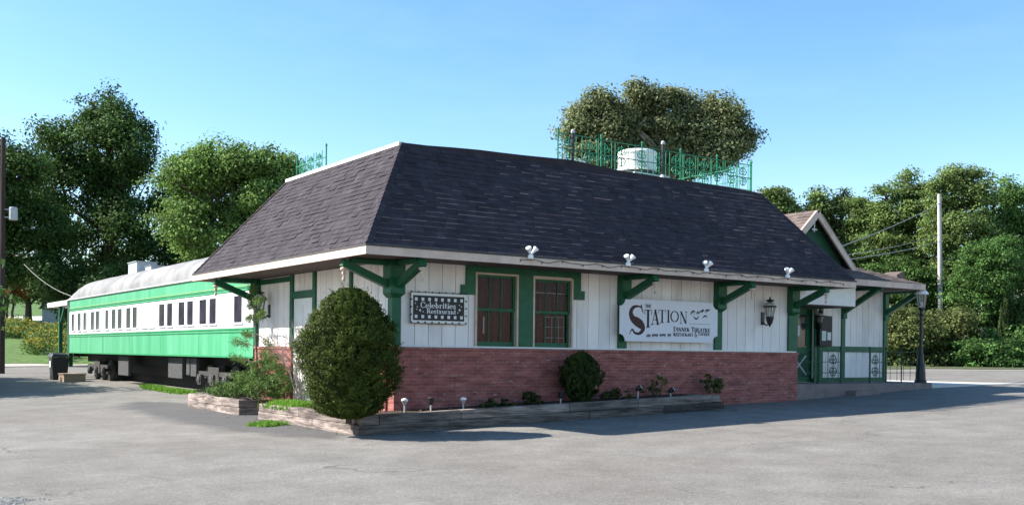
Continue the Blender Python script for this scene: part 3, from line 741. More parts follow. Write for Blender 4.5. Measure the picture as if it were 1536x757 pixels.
# ------------------------------------------------------------------ lettering
def arc(cx, cy, rx, ry, a0, a1, n=14): return [(cx+rx*math.cos(math.radians(a0+(a1-a0)*i/n)), cy+ry*math.sin(math.radians(a0+(a1-a0)*i/n))) for i in range(n+1)]
TH, TN = .19, .07
def V(x, a, b, w=None): return ([(x,a),(x,b)], w or TH)
def Hh(y, a, b, w=None): return ([(a,y),(b,y)], w or TN)
G = {
 'T': (.80, [V(.40,0,1), Hh(.965,.02,.78), V(.05,.72,.98,.06), V(.75,.72,.98,.06), Hh(.03,.22,.58)]),
 'H': (.92, [V(.2,0,1), V(.72,0,1), Hh(.52,.2,.72), Hh(.03,.04,.36), Hh(.97,.04,.36), Hh(.03,.56,.88), Hh(.97,.56,.88)]),
 'E': (.74, [V(.2,0,1), Hh(.965,.04,.66), Hh(.52,.2,.52), Hh(.035,.04,.68), V(.64,.74,.98,.06), V(.66,.02,.28,.06), V(.52,.40,.64,.05)]),
 'I': (.42, [V(.2,0,1), Hh(.03,.04,.37), Hh(.97,.04,.37)]),
 'A': (.88, [([(.12,0),(.44,1)], .075), ([(.42,1),(.74,0)], TH), Hh(.33,.22,.64), Hh(.03,.0,.27), Hh(.03,.58,.90)]),
 'O': (.92, [(arc(.45,.5,.36,.47,0,360,28), None)]),
 'N': (.94, [V(.18,0,1,.075), V(.76,0,1,.075), ([(.18,.97),(.76,.03)], TH), Hh(.97,.02,.24), Hh(.03,.04,.32), Hh(.97,.62,.90)]),
 'D': (.88, [V(.2,0,1), (arc(.2,.5,.56,.465,-90,90,18), None), Hh(.965,.04,.3), Hh(.035,.04,.3)]),
 'R': (.88, [V(.2,0,1), (arc(.24,.745,.40,.22,-90,90,14), None), ([(.40,.52),(.74,.03)], TH), Hh(.965,.04,.3), Hh(.525,.2,.3), Hh(.03,.04,.36), Hh(.03,.66,.86)]),
 'S': (.74, [(arc(.36,.74,.25,.22,25,260,14)+arc(.36,.27,.27,.235,90,-155,14), .15), V(.62,.70,.98,.05), V(.08,.02,.32,.05)]),
 'U': (.88, [V(.2,.3,1), V(.70,.3,1,.075), (arc(.45,.30,.25,.265,180,360,14), .09), Hh(.97,.04,.36), Hh(.97,.56,.84)]),
 'V': (.86, [([(.12,1),(.42,0)], TH), ([(.44,0),(.74,1)], .075), Hh(.97,.0,.28), Hh(.97,.60,.88)]),
 'C': (.84, [(arc(.45,.5,.36,.465,40,320,24), None), V(.74,.64,.98,.055)]),
 '&': (.98, [(arc(.38,.78,.17,.18,-30,240,14)+[(.62,.18),(.86,.02)], .12), (arc(.36,.27,.27,.245,80,350,16)+[(.82,.5)], .10)]),
 'e': (.62, [(arc(.31,.31,.24,.28,0,318,22), None), Hh(.33,.1,.54)]),
 'l': (.36, [V(.18,0,1), Hh(.03,.04,.33), Hh(.97,.04,.2)]),
 'b': (.68, [V(.18,0,1), (arc(.24,.31,.30,.28,-120,120,16), None), Hh(.97,.04,.2)]),
 'r': (.54, [V(.18,0,.62), (arc(.34,.40,.16,.19,160,50,8), .09), ([(.42,.52),(.50,.52)], .13), Hh(.03,.04,.34), Hh(.6,.04,.2)]),
 'i': (.36, [V(.18,0,.62), V(.18,.76,.94,.17), Hh(.03,.04,.33), Hh(.6,.04,.2)]),
 't': (.46, [V(.2,.08,.86), Hh(.6,.03,.42), (arc(.32,.12,.12,.10,180,330,8), .08)]),
 's': (.54, [(arc(.26,.45,.16,.14,30,250,10)+arc(.27,.17,.17,.145,90,-150,10), .115), V(.45,.42,.6,.05), V(.08,.02,.2,.05)]),
 'a': (.64, [(arc(.27,.44,.18,.15,160,0,8)+[(.45,.05)], .15), (arc(.27,.18,.19,.155,60,330,14), .10), ([(.45,.06),(.60,.02)], .07)]),
 'u': (.72, [V(.18,.2,.62), V(.54,0,.62), (arc(.35,.2,.18,.17,180,350,10), .09), Hh(.6,.04,.18), Hh(.6,.40,.54), Hh(.03,.54,.68)]),
 'n': (.72, [V(.18,0,.62), V(.54,0,.42), (arc(.36,.40,.18,.18,170,0,10), .09), Hh(.03,.04,.33), Hh(.03,.40,.69), Hh(.6,.04,.18)]),
}
class Ink:
    def __init__(s, fn): s.fn = fn; s.b = MB(); s.k = 0     # fn(a, z, d) -> xyz, d outward
    def stroke(s, pts, w, asp=1.0, sx=1.0, sz=1.0, ox=0, oz=0):
        s.k += 1; d = .0012 + (s.k % 9)*.00035; n = len(pts)
        P = [(ox+x*sx, oz+y*sz) for x, y in pts]
        Lr = []
        for i in range(n):
            a = P[max(i-1,0)]; c = P[min(i+1,n-1)]; dx, dz = c[0]-a[0], c[1]-a[1]; l = math.hypot(dx,dz) or 1e-9; dx/=l; dz/=l
            if isinstance(w, (list, tuple)): ww = w[i]*sz
            elif w is None: ww = (TN + (TH-TN)*abs(dz)**1.3)*sz
            else: ww = w*sz
            Lr.append((P[i][0]-dz*ww/2, P[i][1]+dx*ww/2, P[i][0]+dz*ww/2, P[i][1]-dx*ww/2))
        for i in range(n-1):
            a, c = Lr[i], Lr[i+1]
            s.b.quadf([s.fn(a[0],a[1],d), s.fn(a[2],a[3],d), s.fn(c[2],c[3],d), s.fn(c[0],c[1],d)])
    def text(s, txt, x0, z0, h, width=None, caps=None, bold=1.0):
        tot = 0; adv = []
        for i, ch in enumerate(txt):
            if ch == ' ': adv.append((.40,1)); tot += .40; continue
            k = caps[i] if caps else 1.0
            adv.append((G[ch][0]*k, k)); tot += G[ch][0]*k
        sx = (width/tot) if width else h
        x = x0
        for ch, (w_, k) in zip(txt, adv):
            if ch != ' ':
                for pts, w in G[ch][1]:
                    s.stroke(pts, (w*bold if isinstance(w, float) else w), sx=sx*k, sz=h*k, ox=x, oz=z0)
            x += w_*sx
        return x
    def disc(s, x, z, r, n=10): s.poly([(x+r*math.cos(2*math.pi*i/n), z+r*math.sin(2*math.pi*i/n)) for i in range(n)])
    def poly(s, pts): s.k += 1; d = .0012+(s.k%9)*.00035; s.b.quadf([s.fn(a,z,d) for a,z in pts])
    def star(s, x, z, r): 
        c = (x, z); p = [(x+(r if i%2==0 else r*.42)*math.sin(math.pi*i/5), z+(r if i%2==0 else r*.42)*math.cos(math.pi*i/5)) for i in range(10)]
        for i in range(10): s.poly([c, p[(i+1)%10], p[i]])

# -- Celebrities Restaurant sign
sy0 = -.05
tl = hit(617,437.5,1,-.09); brp = hit(698.5,486,1,-.09)
cx0, cx1, cz0, cz1 = tl[0], brp[0], brp[2], tl[2]-.005
SG = thing('restaurant_sign', ((cx0+cx1)/2,-.05,cz0), 'black film strip style sign lettered Celebrities Restaurant with white frame and dark bulbs', 'sign')
b = MB(); b.box(cx0,cx1,-.09,-.05,cz0,cz1); b.build('frame', M['trimwhite'], SG, bevel=.005)
fr = .075; fx0, fx1, fz0, fz1 = cx0+fr*.6, cx1-fr*.6, cz0+fr*.75, cz1-fr*.75
b = MB(); b.box(fx0,fx1,-.098,-.091,fz0,fz1); b.build('panel', M['signblack'], SG)
ink = Ink(lambda a,z,d: (a, -.098-d, z)); W = fx1-fx0; Hs = fz1-fz0
for i in range(8):
    xx = fx0+W*(.055+.127*i)
    for zz in (fz0+Hs*.085, fz1-Hs*.085-.066): ink.poly([(xx-.032,zz),(xx+.032,zz),(xx+.032,zz+.066),(xx-.032,zz+.066)])
ink.text('Celebrities', fx0+W*.135, fz0+Hs*.50, Hs*.24, width=W*.70, bold=1.15)
ink.text('Restaurant', fx0+W*.255, fz0+Hs*.285, Hs*.20, width=W*.58, bold=1.15)
ink.star(fx0+W*.13, fz0+Hs*.40, .038); ink.star(fx0+W*.905, fz0+Hs*.46, .038)
for a_, c_ in ((.04,.68),(.075,.54),(.065,.43),(.19,.35),(.90,.66),(.94,.60),(.87,.35)): ink.disc(fx0+W*a_, fz0+Hs*c_, .013)
ink.b.build('lettering', M['paper'], SG)
b = MB()
def bulbs(n, f):
    for i in range(n):
        p = f(i/(n-1)); b.lathe((p[0],-.10,p[1]), [(.014,0),(.020,.01),(.014,.03)], 7)
bulbs(9, lambda t: (cx0+(cx1-cx0)*t, cz1)); bulbs(9, lambda t: (cx0+(cx1-cx0)*t, cz0)); bulbs(5, lambda t: (cx0, cz0+(cz1-cz0)*t)); bulbs(5, lambda t: (cx1, cz0+(cz1-cz0)*t))
b.tube([(cx0,-.08,cz1+.01),(cx1,-.08,cz1+.012)],.006,5); b.tube([(cx0,-.08,cz0-.01),(cx1,-.08,cz0-.012)],.006,5); b.tube([(cx0-.012,-.08,cz0),(cx0-.012,-.08,cz1)],.006,5)
b.build('bulb', M['black'], SG)

# -- The Station banner
yb = -.22
a_ = hit(930,452,1,yb); c_ = hit(1076,510,1,yb); top = hit(940,447.5,1,yb)[2]; bot = hit(1000,512.5,1,yb)[2]
bx0, bx1, bz0, bz1 = a_[0], c_[0], bot, top
BN = thing('station_banner', ((bx0+bx1)/2, yb, bz0), 'long white banner with scooped corners lettered The Station Dinner Theatre Restaurant and Tavern', 'sign')
R0 = .17; pts = []
for (cx, cz, a0) in ((bx0,bz0,90),(bx1,bz0,180),(bx1,bz1,270),(bx0,bz1,360)):
    pts += [(cx+R0*math.cos(math.radians(a0-90*i/8)), cz+R0*math.sin(math.radians(a0-90*i/8))) for i in range(9)]
b = MB(); b.prism(pts, lambda a,z,d: (a, yb+d, z), 0, .02); b.build('panel', M['signwhite'], BN)
W, Hs = bx1-bx0, bz1-bz0
def pt(px, py): return (bx0+W*(px-92)/(1303-92), bz1-Hs*(py-(68+ (px-92)*.046))/(522))   # zoomed crop coordinates
ink = Ink(lambda a,z,d: (a, yb-d, z))
S = [(365,250),(345,185),(300,165),(255,175),(225,215),(222,265),(245,320),(290,355),(335,390),(362,435),(350,480),(310,505),(265,490),(235,450),(205,510)]
Sw = [6,10,18,30,40,48,62,84,80,56,36,24,22,16,4]
def smooth(P, Wd, n=5):
    out=[]; ow=[]
    for i in range(len(P)-1):
        p0=P[max(i-1,0)];p1=P[i];p2=P[i+1];p3=P[min(i+2,len(P)-1)]
        for k in range(n):
            t=k/n; f=lambda j:.5*((2*p1[j])+(-p0[j]+p2[j])*t+(2*p0[j]-5*p1[j]+4*p2[j]-p3[j])*t*t+(-p0[j]+3*p1[j]-3*p2[j]+p3[j])*t**3)
            out.append((f(0),f(1))); ow.append(Wd[i]*(1-t)+Wd[i+1]*t)
    return out+[P[-1]], ow+[Wd[-1]]
Sp, Sw2 = smooth(S, Sw); sc = W/(1303-92)
ink2 = Ink(lambda a,z,d: (a, yb-d, z)); ink2.stroke([pt(*p) for p in Sp], [w*sc for w in Sw2])
ink2.stroke([pt(340,145),pt(345,185),pt(365,250)], [14*sc,16*sc,5*sc]); ink2.b.build('initial_letter', M['inkred'], BN)
def glyph(ch, px0, px1, pytop, pybot, bold=1.0):
    x0,zt_ = pt(px0,pytop); x1,_ = pt(px1,pytop); zb_ = zt_-(pybot-pytop)*Hs/522
    for p, w in G[ch][1]: ink.stroke(p, (w*bold*.85*(1 if w>.1 else .8) if isinstance(w, float) else [ (TN+(TH-TN)*abs(math.cos(2*math.pi*i/(len(p)-1))))*.85 for i in range(len(p))]), sx=(x1-x0)/G[ch][0], sz=(zt_-zb_), ox=x0, oz=zb_)
for ch, a, c, t_, bo in (('T',378,470,205,430),('A',460,560,205,395),('T',545,645,208,372),('I',648,698,212,370),('O',692,808,222,362),('N',808,912,228,388)): glyph(ch, a, c, t_, bo)
def line(txt, px0, px1, pytop, pybot, caps, bold=1.0):
    x0, zt_ = pt(px0, pytop); x1, _ = pt(px1, pytop); h = (pybot-pytop)*Hs/522
    ink.text(txt, x0, zt_-h, h, width=x1-x0, caps=caps, bold=bold)
line('THE', 386, 462, 140, 184, None, 1.4)
line('DINNER THEATRE', 735, 1205, 440-18, 500-18, [1.0]+[.82]*5+[1]+[1.0]+[.82]*6, 1.6)
line('RESTAURANT', 735, 985, 512-18, 560-18, [1.0]+[.85]*9, 1.6)
line('&', 1000, 1042, 512-18, 578-18, None, 1.2)
line('TAVERN', 1046, 1200, 522-24, 566-24, [1.0]+[.85]*5, 1.6)
ink.b.build('lettering', M['ink'], BN)
ink = Ink(lambda a,z,d: (a, yb-d, z))
ink.stroke([pt(930,388),pt(1200,398)], .008)
ink.stroke([pt(400,440),pt(455,405),pt(520,380),pt(620,372)], .007)
# little train
for (a, c) in ((472,548),(566,640),(662,705)): 
    ink.poly([pt(a,540),pt(c,540),pt(c,512),pt(a,512)])
ink.poly([pt(400,540),pt(458,540),pt(458,518),pt(440,518),pt(436,510),(pt(420,516)),(pt(412,520))])
for a in (482,534,576,628,672,696,412,428,446): ink.disc(*pt(a,546), .014, 8)
ink.b.build('ornament', M['inkgrey'], BN)
ink = Ink(lambda a,z,d: (a, yb-d, z))
for q, w in (([(985,290),(1010,322),(1030,325),(1060,290)],10),([(1105,318),(1125,295),(1148,290),(1165,312)],9),([(950,275),(965,240),(985,228),(1010,240)],11),([(1020,265),(1045,242),(1055,268)],11),([(1060,250),(1090,228),(1115,212),(1100,245)],10),([(1130,232),(1160,212),(1175,222),(1198,198)],11),([(975,262),(1000,258)],9),([(1140,248),(1165,238)],9),([(1030,235),(1075,225)],7)):
    P_, W_ = smooth(q, [w*.35]+[w]*(len(q)-2)+[w*.35], 4); ink.stroke([pt(*p) for p in P_], [x*sc*1.5 for x in W_])
ink.b.build('mask_emblem', M['ink'], BN)

# -- menu board
m0 = hit(1230,473,1,AY-.16); m1 = hit(1248,519,1,AY-.16)
MBd = thing('menu_board', ((m0[0]+m1[0])/2, AY-.16, m1[2]), 'dark framed menu board with two pale sheets beside the green entrance door', 'notice board')
b = MB(); b.box(m0[0],m1[0],AY-.16,AY-.05,m1[2],m0[2]); b.build('case', M['board'], MBd, bevel=.01)
w_ = m1[0]-m0[0]; h_ = m0[2]-m1[2]
b = MB(); b.box(m0[0]+w_*.16, m0[0]+w_*.5, AY-.168, AY-.162, m1[2]+h_*.18, m1[2]+h_*.5); b.build('sheet', M['papergreen'], MBd)
b = MB(); b.box(m0[0]+w_*.60, m0[0]+w_*.90, AY-.168, AY-.162, m1[2]+h_*.2, m1[2]+h_*.46); b.build('sheet', M['paper'], MBd)
ink = Ink(lambda a,z,d: (a, AY-.161-d, z)); r = random.Random(3)
for i in range(6):
    z = m1[2]+h_*(.90-.06*i); x = m0[0]+w_*.18
    while x < m1[0]-w_*.2:
        l = r.uniform(.03,.09); ink.poly([(x,z),(x+l,z),(x+l,z+.018),(x,z+.018)]); x += l+.02
ink.b.build('chalk_lines', M['binplastic'], MBd)

# -- lamp post at platform end
lx, ly = 17.95, .12
LP = thing('lamp_post', (lx,ly,PZ), 'black lamp post with white cap standing on the platform end', 'street lamp')
b = MB(); b.lathe((lx,ly,PZ), [(.18,0),(.18,.05),(.15,.10),(.145,.30),(.125,.50),(.10,.58),(.085,.80),(.065,.92),(.052,1.1),(.048,2.0),(.07,2.03),(.05,2.08),(.05,2.16),(.09,2.20),(.10,2.24),(.07,2.26)], 16); b.build('post', M['black'], LP, smooth=False)
b = MB(); b.lathe((lx,ly,PZ+2.25), [(.10,0),(.15,.40),(.15,.41)], 8); b.build('glass', M['lampglass'], LP)
b = MB(); b.lathe((lx,ly,PZ+2.27), [(.03,0),(.05,.05),(.05,.12),(.02,.16)], 10); b.build('bulb', M['bulb'], LP)
b = MB()
for k in range(6): a = k*math.pi/3; b.tube([(lx+.105*math.cos(a),ly+.105*math.sin(a),PZ+2.25),(lx+.158*math.cos(a),ly+.158*math.sin(a),PZ+2.66)],.009,5)
b.build('frame', M['black'], LP)
b = MB(); b.lathe((lx,ly,PZ+2.655), [(.20,0),(.205,.015),(.19,.05),(.14,.11),(.07,.15),(.03,.16),(.03,.19),(.015,.23),(0,.24)], 20); b.build('cap', M['trimwhite'], LP, smooth=True)

# ------------------------------------------------------------------ planters
def timber(b, x0,x1,y0,y1,z0,z1, sl=None):
    b.tint = random.uniform(.75,1.15)
    j = lambda: random.uniform(-.008,.008)
    b.hexa([(x0+j(),y0+j(),z0),(x1+j(),y0+j(),z0),(x1+j(),y1+j(),z0),(x0+j(),y1+j(),z0),(x0+j(),y0+j(),z1+j()),(x1+j(),y0+j(),z1+j()),(x1+j(),y1+j(),z1+j()),(x0+j(),y1+j(),z1+j())])
def tobj(P, *a):
    b = MB(); timber(b, *a); return b.build('timber', M['timber'], P, bevel=.012)
PA = thing('timber_planter', (-1.37,-1.2,-.22), 'long weathered railway sleeper planter round the near corner of the building', 'planter', 'weathered timber planters')
th=.19; hh=.185
# along the front: follow the rising ground with stepped timbers
xs = [-1.37, .62, 3.0, 4.15, 6.3, 8.25]
def gt(x, y=-1.2): return float(gz(x, y))
def slopebeam(P, xa, xb, y0, y1, za0, zb0, h, w0=.6, w1=1.1):
    b = MB(); b.tint = random.uniform(w0, w1); j = lambda: random.uniform(-.008,.008)
    b.hexa([(xa,y0+j(),za0),(xb,y0+j(),zb0),(xb,y1,zb0),(xa,y1,za0),(xa,y0+j(),za0+h),(xb,y0+j(),zb0+h),(xb,y1,zb0+h),(xa,y1,za0+h)])
    return b.build('timber', M['timber'], P, bevel=.012)
for i in range(5): slopebeam(PA, xs[i]+.004, xs[i+1]-.004, -1.2, -1.2+th, gt(xs[i])-.02, gt(xs[i+1])-.02, hh+.01, .25, .62)
xt = [-1.30, -.92, .9, 3.6, 5.55, 7.9]
for i in range(5): slopebeam(PA, xt[i]+.004, xt[i+1]-.004, -1.19, -1.2+th+.01, gt(xt[i])+hh-.005, gt(xt[i+1])+hh-.005, hh)
tobj(PA, 8.06, 8.25, -1.0, -.1, gt(8.1)-.02, gt(8.1)+hh); tobj(PA, 7.91, 8.12, -1.17, -.1, gt(8.1)+hh+.004, gt(8.1)+2*hh-.03)
# end side
for (y0,y1) in ((-1.0,.9),(.91,3.88)): tobj(PA, -1.37,-1.37+th, y0, y1, -.26, -.22+hh)
for (y0,y1) in ((-1.0,1.6),(1.61,3.86)): tobj(PA, -1.36,-1.37+th, y0, y1, -.215+hh, -.22+2*hh)
tobj(PA, -1.18,-.1, 3.69, 3.87, -.25, -.22+hh); tobj(PA, -1.18,-.1, 3.68, 3.86, -.215+hh, -.23+2*hh)
b = MB(); n=24
for i in range(n):
    xa = -1.2+9.2*i/n; xb = -1.2+9.2*(i+1)/n
    b.quadf([(xa,-1.02,gt(xa)+.30),(xb,-1.02,gt(xb)+.30),(xb,-.058,gt(xb)+.34),(xa,-.058,gt(xa)+.34)])
b.quadf([(-1.2,-.06,.06),(-.05,-.06,.09),(-.05,3.7,.09),(-1.2,3.7,.06)])
b.build('soil', M['soil'], PA)
PB = thing('timber_planter', (-1.37,5.13,-.22), 'shorter weathered sleeper planter with juniper between side door and passenger car', 'planter', 'weathered timber planters')
for (y0,y1) in ((5.13,7.55),(7.56,9.02)): tobj(PB, -1.37,-1.37+th, y0, y1, -.26, -.21+hh)
for (y0,y1) in ((5.16,6.35),(6.36,9.0)): tobj(PB, -1.36,-1.37+th, y0, y1, -.205+hh, -.2+2*hh)
tobj(PB, -1.18,-.1, 5.13, 5.31, -.26, -.21+hh); tobj(PB, -1.18,-.1, 5.14, 5.32, -.205+hh, -.21+2*hh)
tobj(PB, -1.18,.3, 8.82, 9.0, -.25, -.21+hh)
b = MB(); b.quadf([(-1.2,5.3,.08),(-.05,5.3,.1),(-.05,8.9,.1),(-1.2,8.9,.08)]); b.build('soil', M['soil'], PB)

# planter spot lights
def spot(u, v, kind, lab):
    p = hit(u, v, 1, -.75); x = p[0]; z0 = gt(x)+.31; zt_ = max(p[2], z0+.14)
    t = thing('garden_spotlight', (x,-.75,z0), lab, 'spotlight', 'small spotlights in the front planter')
    b = MB(); b.tube([(x,-.75,z0-.02),(x,-.75,zt_-.05)], .018, 7); b.build('stake', M['greymetal'], t)
    if kind == 0:
        b = MB(); b.lathe((x,-.75,zt_-.06), [(.025,0),(.05,.05),(.07,.07)], 12); b.build('housing', M['greymetal'], t)
        b = MB(); b.lathe((x,-.75,zt_+.011), [(.072,0),(.065,.035),(.03,.055),(0,.06)], 12); b.build('lens', M['bulb'], t, smooth=True)
    else:
        ax = Vector((.75,-.35,.45)).normalized() if kind == 1 else Vector((0,0,1)); p0 = Vector((x,-.75,zt_-.04))
        b = MB(); b._lathe(p0, [(.03,-.06),(.05,-.03),(.065,.06),(.07,.07)], 12, ax); b.build('housing', M['black'], t)
        b = MB(); b._lathe(p0, [(.064,.071),(.05,.085),(0,.09)], 12, ax); b.build('lens', M['bulb'] if kind == 1 else M['galv'], t, smooth=True)
spot(607,602,0,'small white topped spotlight beside the big corner shrub'); spot(646.5,599,2,'small unlit black spotlight left of the double window in the planter')
spot(695,600,0,'small white topped spotlight under the left sash window'); spot(841,590,2,'small black spotlight just left of the round shrub')
spot(957,580,1,'small tilted spotlight under the left half of the station banner'); spot(1006,583,1,'small tilted spotlight with white lens under the right half of the banner')

# ------------------------------------------------------------------ foliage
def leaves(name, m, parent, centers, size, normals=None, tints=None, aspect=.6, jitter=.35, seed=1, core=None, smooth=False):
    r = np.random.default_rng(seed); n = len(centers)
    C_ = np.asarray(centers, float)
    N = r.standard_normal((n,3)) if normals is None else normals + jitter*r.standard_normal((n,3))
    N /= np.linalg.norm(N, axis=1)[:,None]
    T = r.standard_normal((n,3)); T -= N*np.sum(T*N,1)[:,None]; T /= np.linalg.norm(T, axis=1)[:,None]
    B_ = np.cross(N, T); s = size*(.6+.8*r.random(n))[:,None]
    fold = N*s*.12
    Vv = np.stack([C_-T*s*.5, C_+B_*s*aspect*.5+fold, C_+T*s*.5, C_-B_*s*aspect*.5+fold], 1).reshape(-1,3)
    return raw_mesh(name, m, parent, Vv, np.arange(n*4).reshape(-1,4), np.ones(n) if tints is None else tints)
def raw_mesh(name, m, parent, Vv, Q, tints):
    org = ORG.get(parent.name, np.zeros(3)) if parent is not None else np.zeros(3)
    me = bpy.data.meshes.new(name); n = len(Q)
    Vv = (Vv - org).astype(np.float32)
    me.vertices.add(len(Vv)); me.vertices.foreach_set('co', Vv.ravel())
    me.loops.add(n*4); me.loops.foreach_set('vertex_index', Q.astype(np.int32).ravel())
    me.polygons.add(n); me.polygons.foreach_set('loop_start', np.arange(0,n*4,4,dtype=np.int32)); me.polygons.foreach_set('loop_total', np.full(n,4,np.int32))
    me.update(calc_edges=True)
    me.materials.append(m)
    a = me.attributes.new('tint','FLOAT','FACE'); a.data.foreach_set('value', np.asarray(tints,np.float32))
    o = bpy.data.objects.new(name, me); COL.objects.link(o); ORG[o.name] = org
    if parent is not None: o.parent = parent
    return o
def crown_pts(blobs, n, sig, per=80, seed=1, shell=.5, flat=1.0, gap=0):
    """leaf positions on many small leaf clumps spread through the outer volume of ellipsoid blobs"""
    r = np.random.default_rng(seed); Bq = np.array(blobs, float)
    area = Bq[:,3]*Bq[:,4] + Bq[:,3]*Bq[:,5]; pr = area/area.sum()
    nc = max(3, n//per); m = nc*4; idx = r.choice(len(Bq), m, p=pr)
    d = r.standard_normal((m,3)); d /= np.linalg.norm(d,axis=1)[:,None]
    rad = shell + (1.0-shell)*r.random(m)**.7; rad = rad*np.where(r.random(m) < .22, 1+.32*r.random(m), 1.0)
    cc = Bq[idx,:3] + d*rad[:,None]*Bq[idx,3:6]
    inside = np.zeros(m, bool)
    for q in range(len(Bq)):
        e = (cc-Bq[q,:3])/Bq[q,3:6]; inside |= (np.sum(e*e,1) < .30)
    if gap:
        ph = r.random(9)*6.28; g_ = cc*gap*2.0
        nz = np.sin(g_[:,0]+ph[0]+1.3*np.sin(g_[:,2]*.7+ph[1])) + np.sin(g_[:,1]*1.1+ph[2]+1.2*np.sin(g_[:,0]*.8+ph[3])) + np.sin(g_[:,2]*1.4+ph[4]+1.1*np.sin(g_[:,1]*.9+ph[5]))
        inside |= nz < -.55
    sel = np.where(~inside)[0][:nc]
    if len(sel) < 3: sel = np.arange(nc)
    cc, d, nc = cc[sel], d[sel], len(sel)
    csz = sig*(.40+1.15*r.random(nc)**1.6); ct = .62+.76*r.random(nc)
    w = csz**2; k = r.choice(nc, n, p=w/w.sum())
    e = r.standard_normal((n,3)); e /= np.linalg.norm(e,axis=1)[:,None]
    e = e + d[k]*.35 + np.array([0,0,.3]); e /= np.linalg.norm(e,axis=1)[:,None]
    rr = (.15+1.05*r.random(n)**.8)*csz[k]
    st = .55+.95*r.random((nc,3)); st[:,2] *= .55
    P = cc[k] + e*(rr[:,None]*1.25)*st[k] + .05*sig*r.standard_normal((n,3))
    nn = e*.75 + np.array([0,0,.35])
    t = ct[k]*(.84+.32*r.random(n))
    return P, nn, t
def px_blobs(spec, dep, spread=.35, seed=0, sq=1.0, sat=0):
    r = np.random.default_rng(seed); out = []
    for i, s_ in enumerate(spec):
        u, v, rp = s_[:3]; dd = dep + (r.random()-.5)*2*spread*rp*dep/FPX*2
        p = at(u, v, dd); R0 = rp*dd/FPX*(.85 if sat else 1); out.append((p[0],p[1],p[2],R0*1.0,R0*1.0,R0*.92*sq))
        for _ in range(sat):
            d = r.standard_normal(3); d[2] = abs(d[2])*.9-.25; d /= np.linalg.norm(d); q = R0*(.20+.24*r.random()); c = p+d*R0*(.92+.32*r.random())
            out.append((c[0],c[1],c[2],q,q,q*.8))
    return out
NF, CS, LS = 2.3, 1.35, .56
def tree(name, label, cat, group, spec, dep, m, n, leaf, sig, seed, bark='bark', base=None, trunk_r=.3, limbs=True, shell=.5, per=60, trunk_u=None, aspect=.62):
    bl0 = px_blobs(spec, dep, seed=seed); bl = px_blobs(spec, dep, seed=seed, sat=4)
    cx = np.mean([q[0] for q in bl]); cy = np.mean([q[1] for q in bl])
    if trunk_u is not None: p = at(trunk_u, 500, dep); cx, cy = p[0], p[1]
    z0 = float(gz(cx, cy)); t = thing(name, (cx,cy,z0), label, cat, group)
    ztop = max(q[2]+q[5]*.5 for q in bl); zlow = min(q[2] for q in bl)
    b = MB(); r = random.Random(seed)
    n_ = 9; pts=[]; rs=[]
    for i in range(n_):
        f = i/(n_-1); pts.append((cx+r.uniform(-.15,.15)*f*2, cy+r.uniform(-.15,.15)*f*2, z0-.2+(ztop-z0)*f*.92)); rs.append(trunk_r*(1-f)**.8*(1.25 if i==0 else 1)+.03)
    b.tube(pts, rs, 9)
    if limbs:
        for q in bl0:
            f = max(.15, min(.8, (q[2]-q[5]*1.1-z0)/(ztop-z0))); p0 = Vector((cx,cy,z0+(ztop-z0)*f*.92)); p1 = Vector(q[:3])
            mid = (p0+p1)/2 + Vector((r.uniform(-.4,.4),r.uniform(-.4,.4),r.uniform(-.1,.5)))
            b.tube([p0,mid,p1], [trunk_r*.42*(1-f*.5), trunk_r*.26, .03], 6)
            for _ in range(3):
                d = Vector((r.uniform(-1,1),r.uniform(-1,1),r.uniform(-.2,1))).normalized()*q[3]*.85; b.tube([mid.lerp(p1,.5), p1+d*.5, p1+d], [.07,.045,.015], 5)
    b.build('trunk', M[bark], t, smooth=True)
    P, nn, tt = crown_pts(bl, int(n*NF), sig*CS, per, seed, shell, gap=6.0/max(q[3] for q in bl0)/2.2)
    leaves('crown', m, t, P, leaf*LS, nn, tt, seed=seed, aspect=aspect, jitter=.5)
    return t

TG = 'broadleaf trees behind the passenger car'
tree('broadleaf_tree','tallest dark green tree rising behind the far half of the passenger car','tree',TG,
  [(150,160,30),(170,190,34),(125,195,34),(185,235,46),(105,235,50),(150,235,50),(80,215,26),(205,205,26),(130,300,62),(205,300,56),(80,290,50),(235,335,50),(170,370,70),(110,380,64),(240,395,56),(280,410,34),(70,400,40),(190,430,40),(250,430,35),(120,430,35)], 72, M['leafdark'], 44000, .36, .55, 101, trunk_r=.55, trunk_u=165)
tree('broadleaf_tree','dark green tree behind the utility pole with transformer','tree',TG,
  [(20,265,40),(-20,250,45),(50,250,26),(10,320,55),(45,330,48),(-30,330,55),(30,385,45),(70,345,30),(-15,400,45),(60,400,36)], 66, M['leafdark'], 24000, .34, .5, 102, trunk_r=.4, trunk_u=-30)
tree('broadleaf_tree','rounded light green tree behind the left roof slope','tree',TG,
  [(325,252,36),(365,248,34),(288,262,32),(405,254,32),(425,270,28),(265,275,28),(300,300,50),(355,295,55),(405,300,45),(275,330,36),(330,350,50),(385,350,45),(300,365,35),(440,300,30)], 60, M['leaflight'], 40000, .30, .42, 103, trunk_r=.4, trunk_u=345)
tree('broadleaf_tree','spreading olive green tree rising behind the roof railing and white vent','tree','broadleaf trees behind the restaurant roof',
  [(872,168,17),(862,192,17),(898,158,20),(925,168,18),(958,146,17),(978,158,20),(1012,152,19),(1040,168,18),(1078,166,19),(1104,180,18),(1116,203,15),(1088,208,25),(1045,205,28),(1000,198,30),(950,192,30),(905,198,28),(872,215,18),(900,240,28),(960,240,32),(1020,245,32),(1070,240,26),(1105,225,17)], 74, M['leafolive'], 40000, .385, .48, 104, bark='palebark', trunk_r=.5, trunk_u=1000, shell=.6)
RT = 'trees along the far edge of the parking lot'
WD_ = M['leafwood']
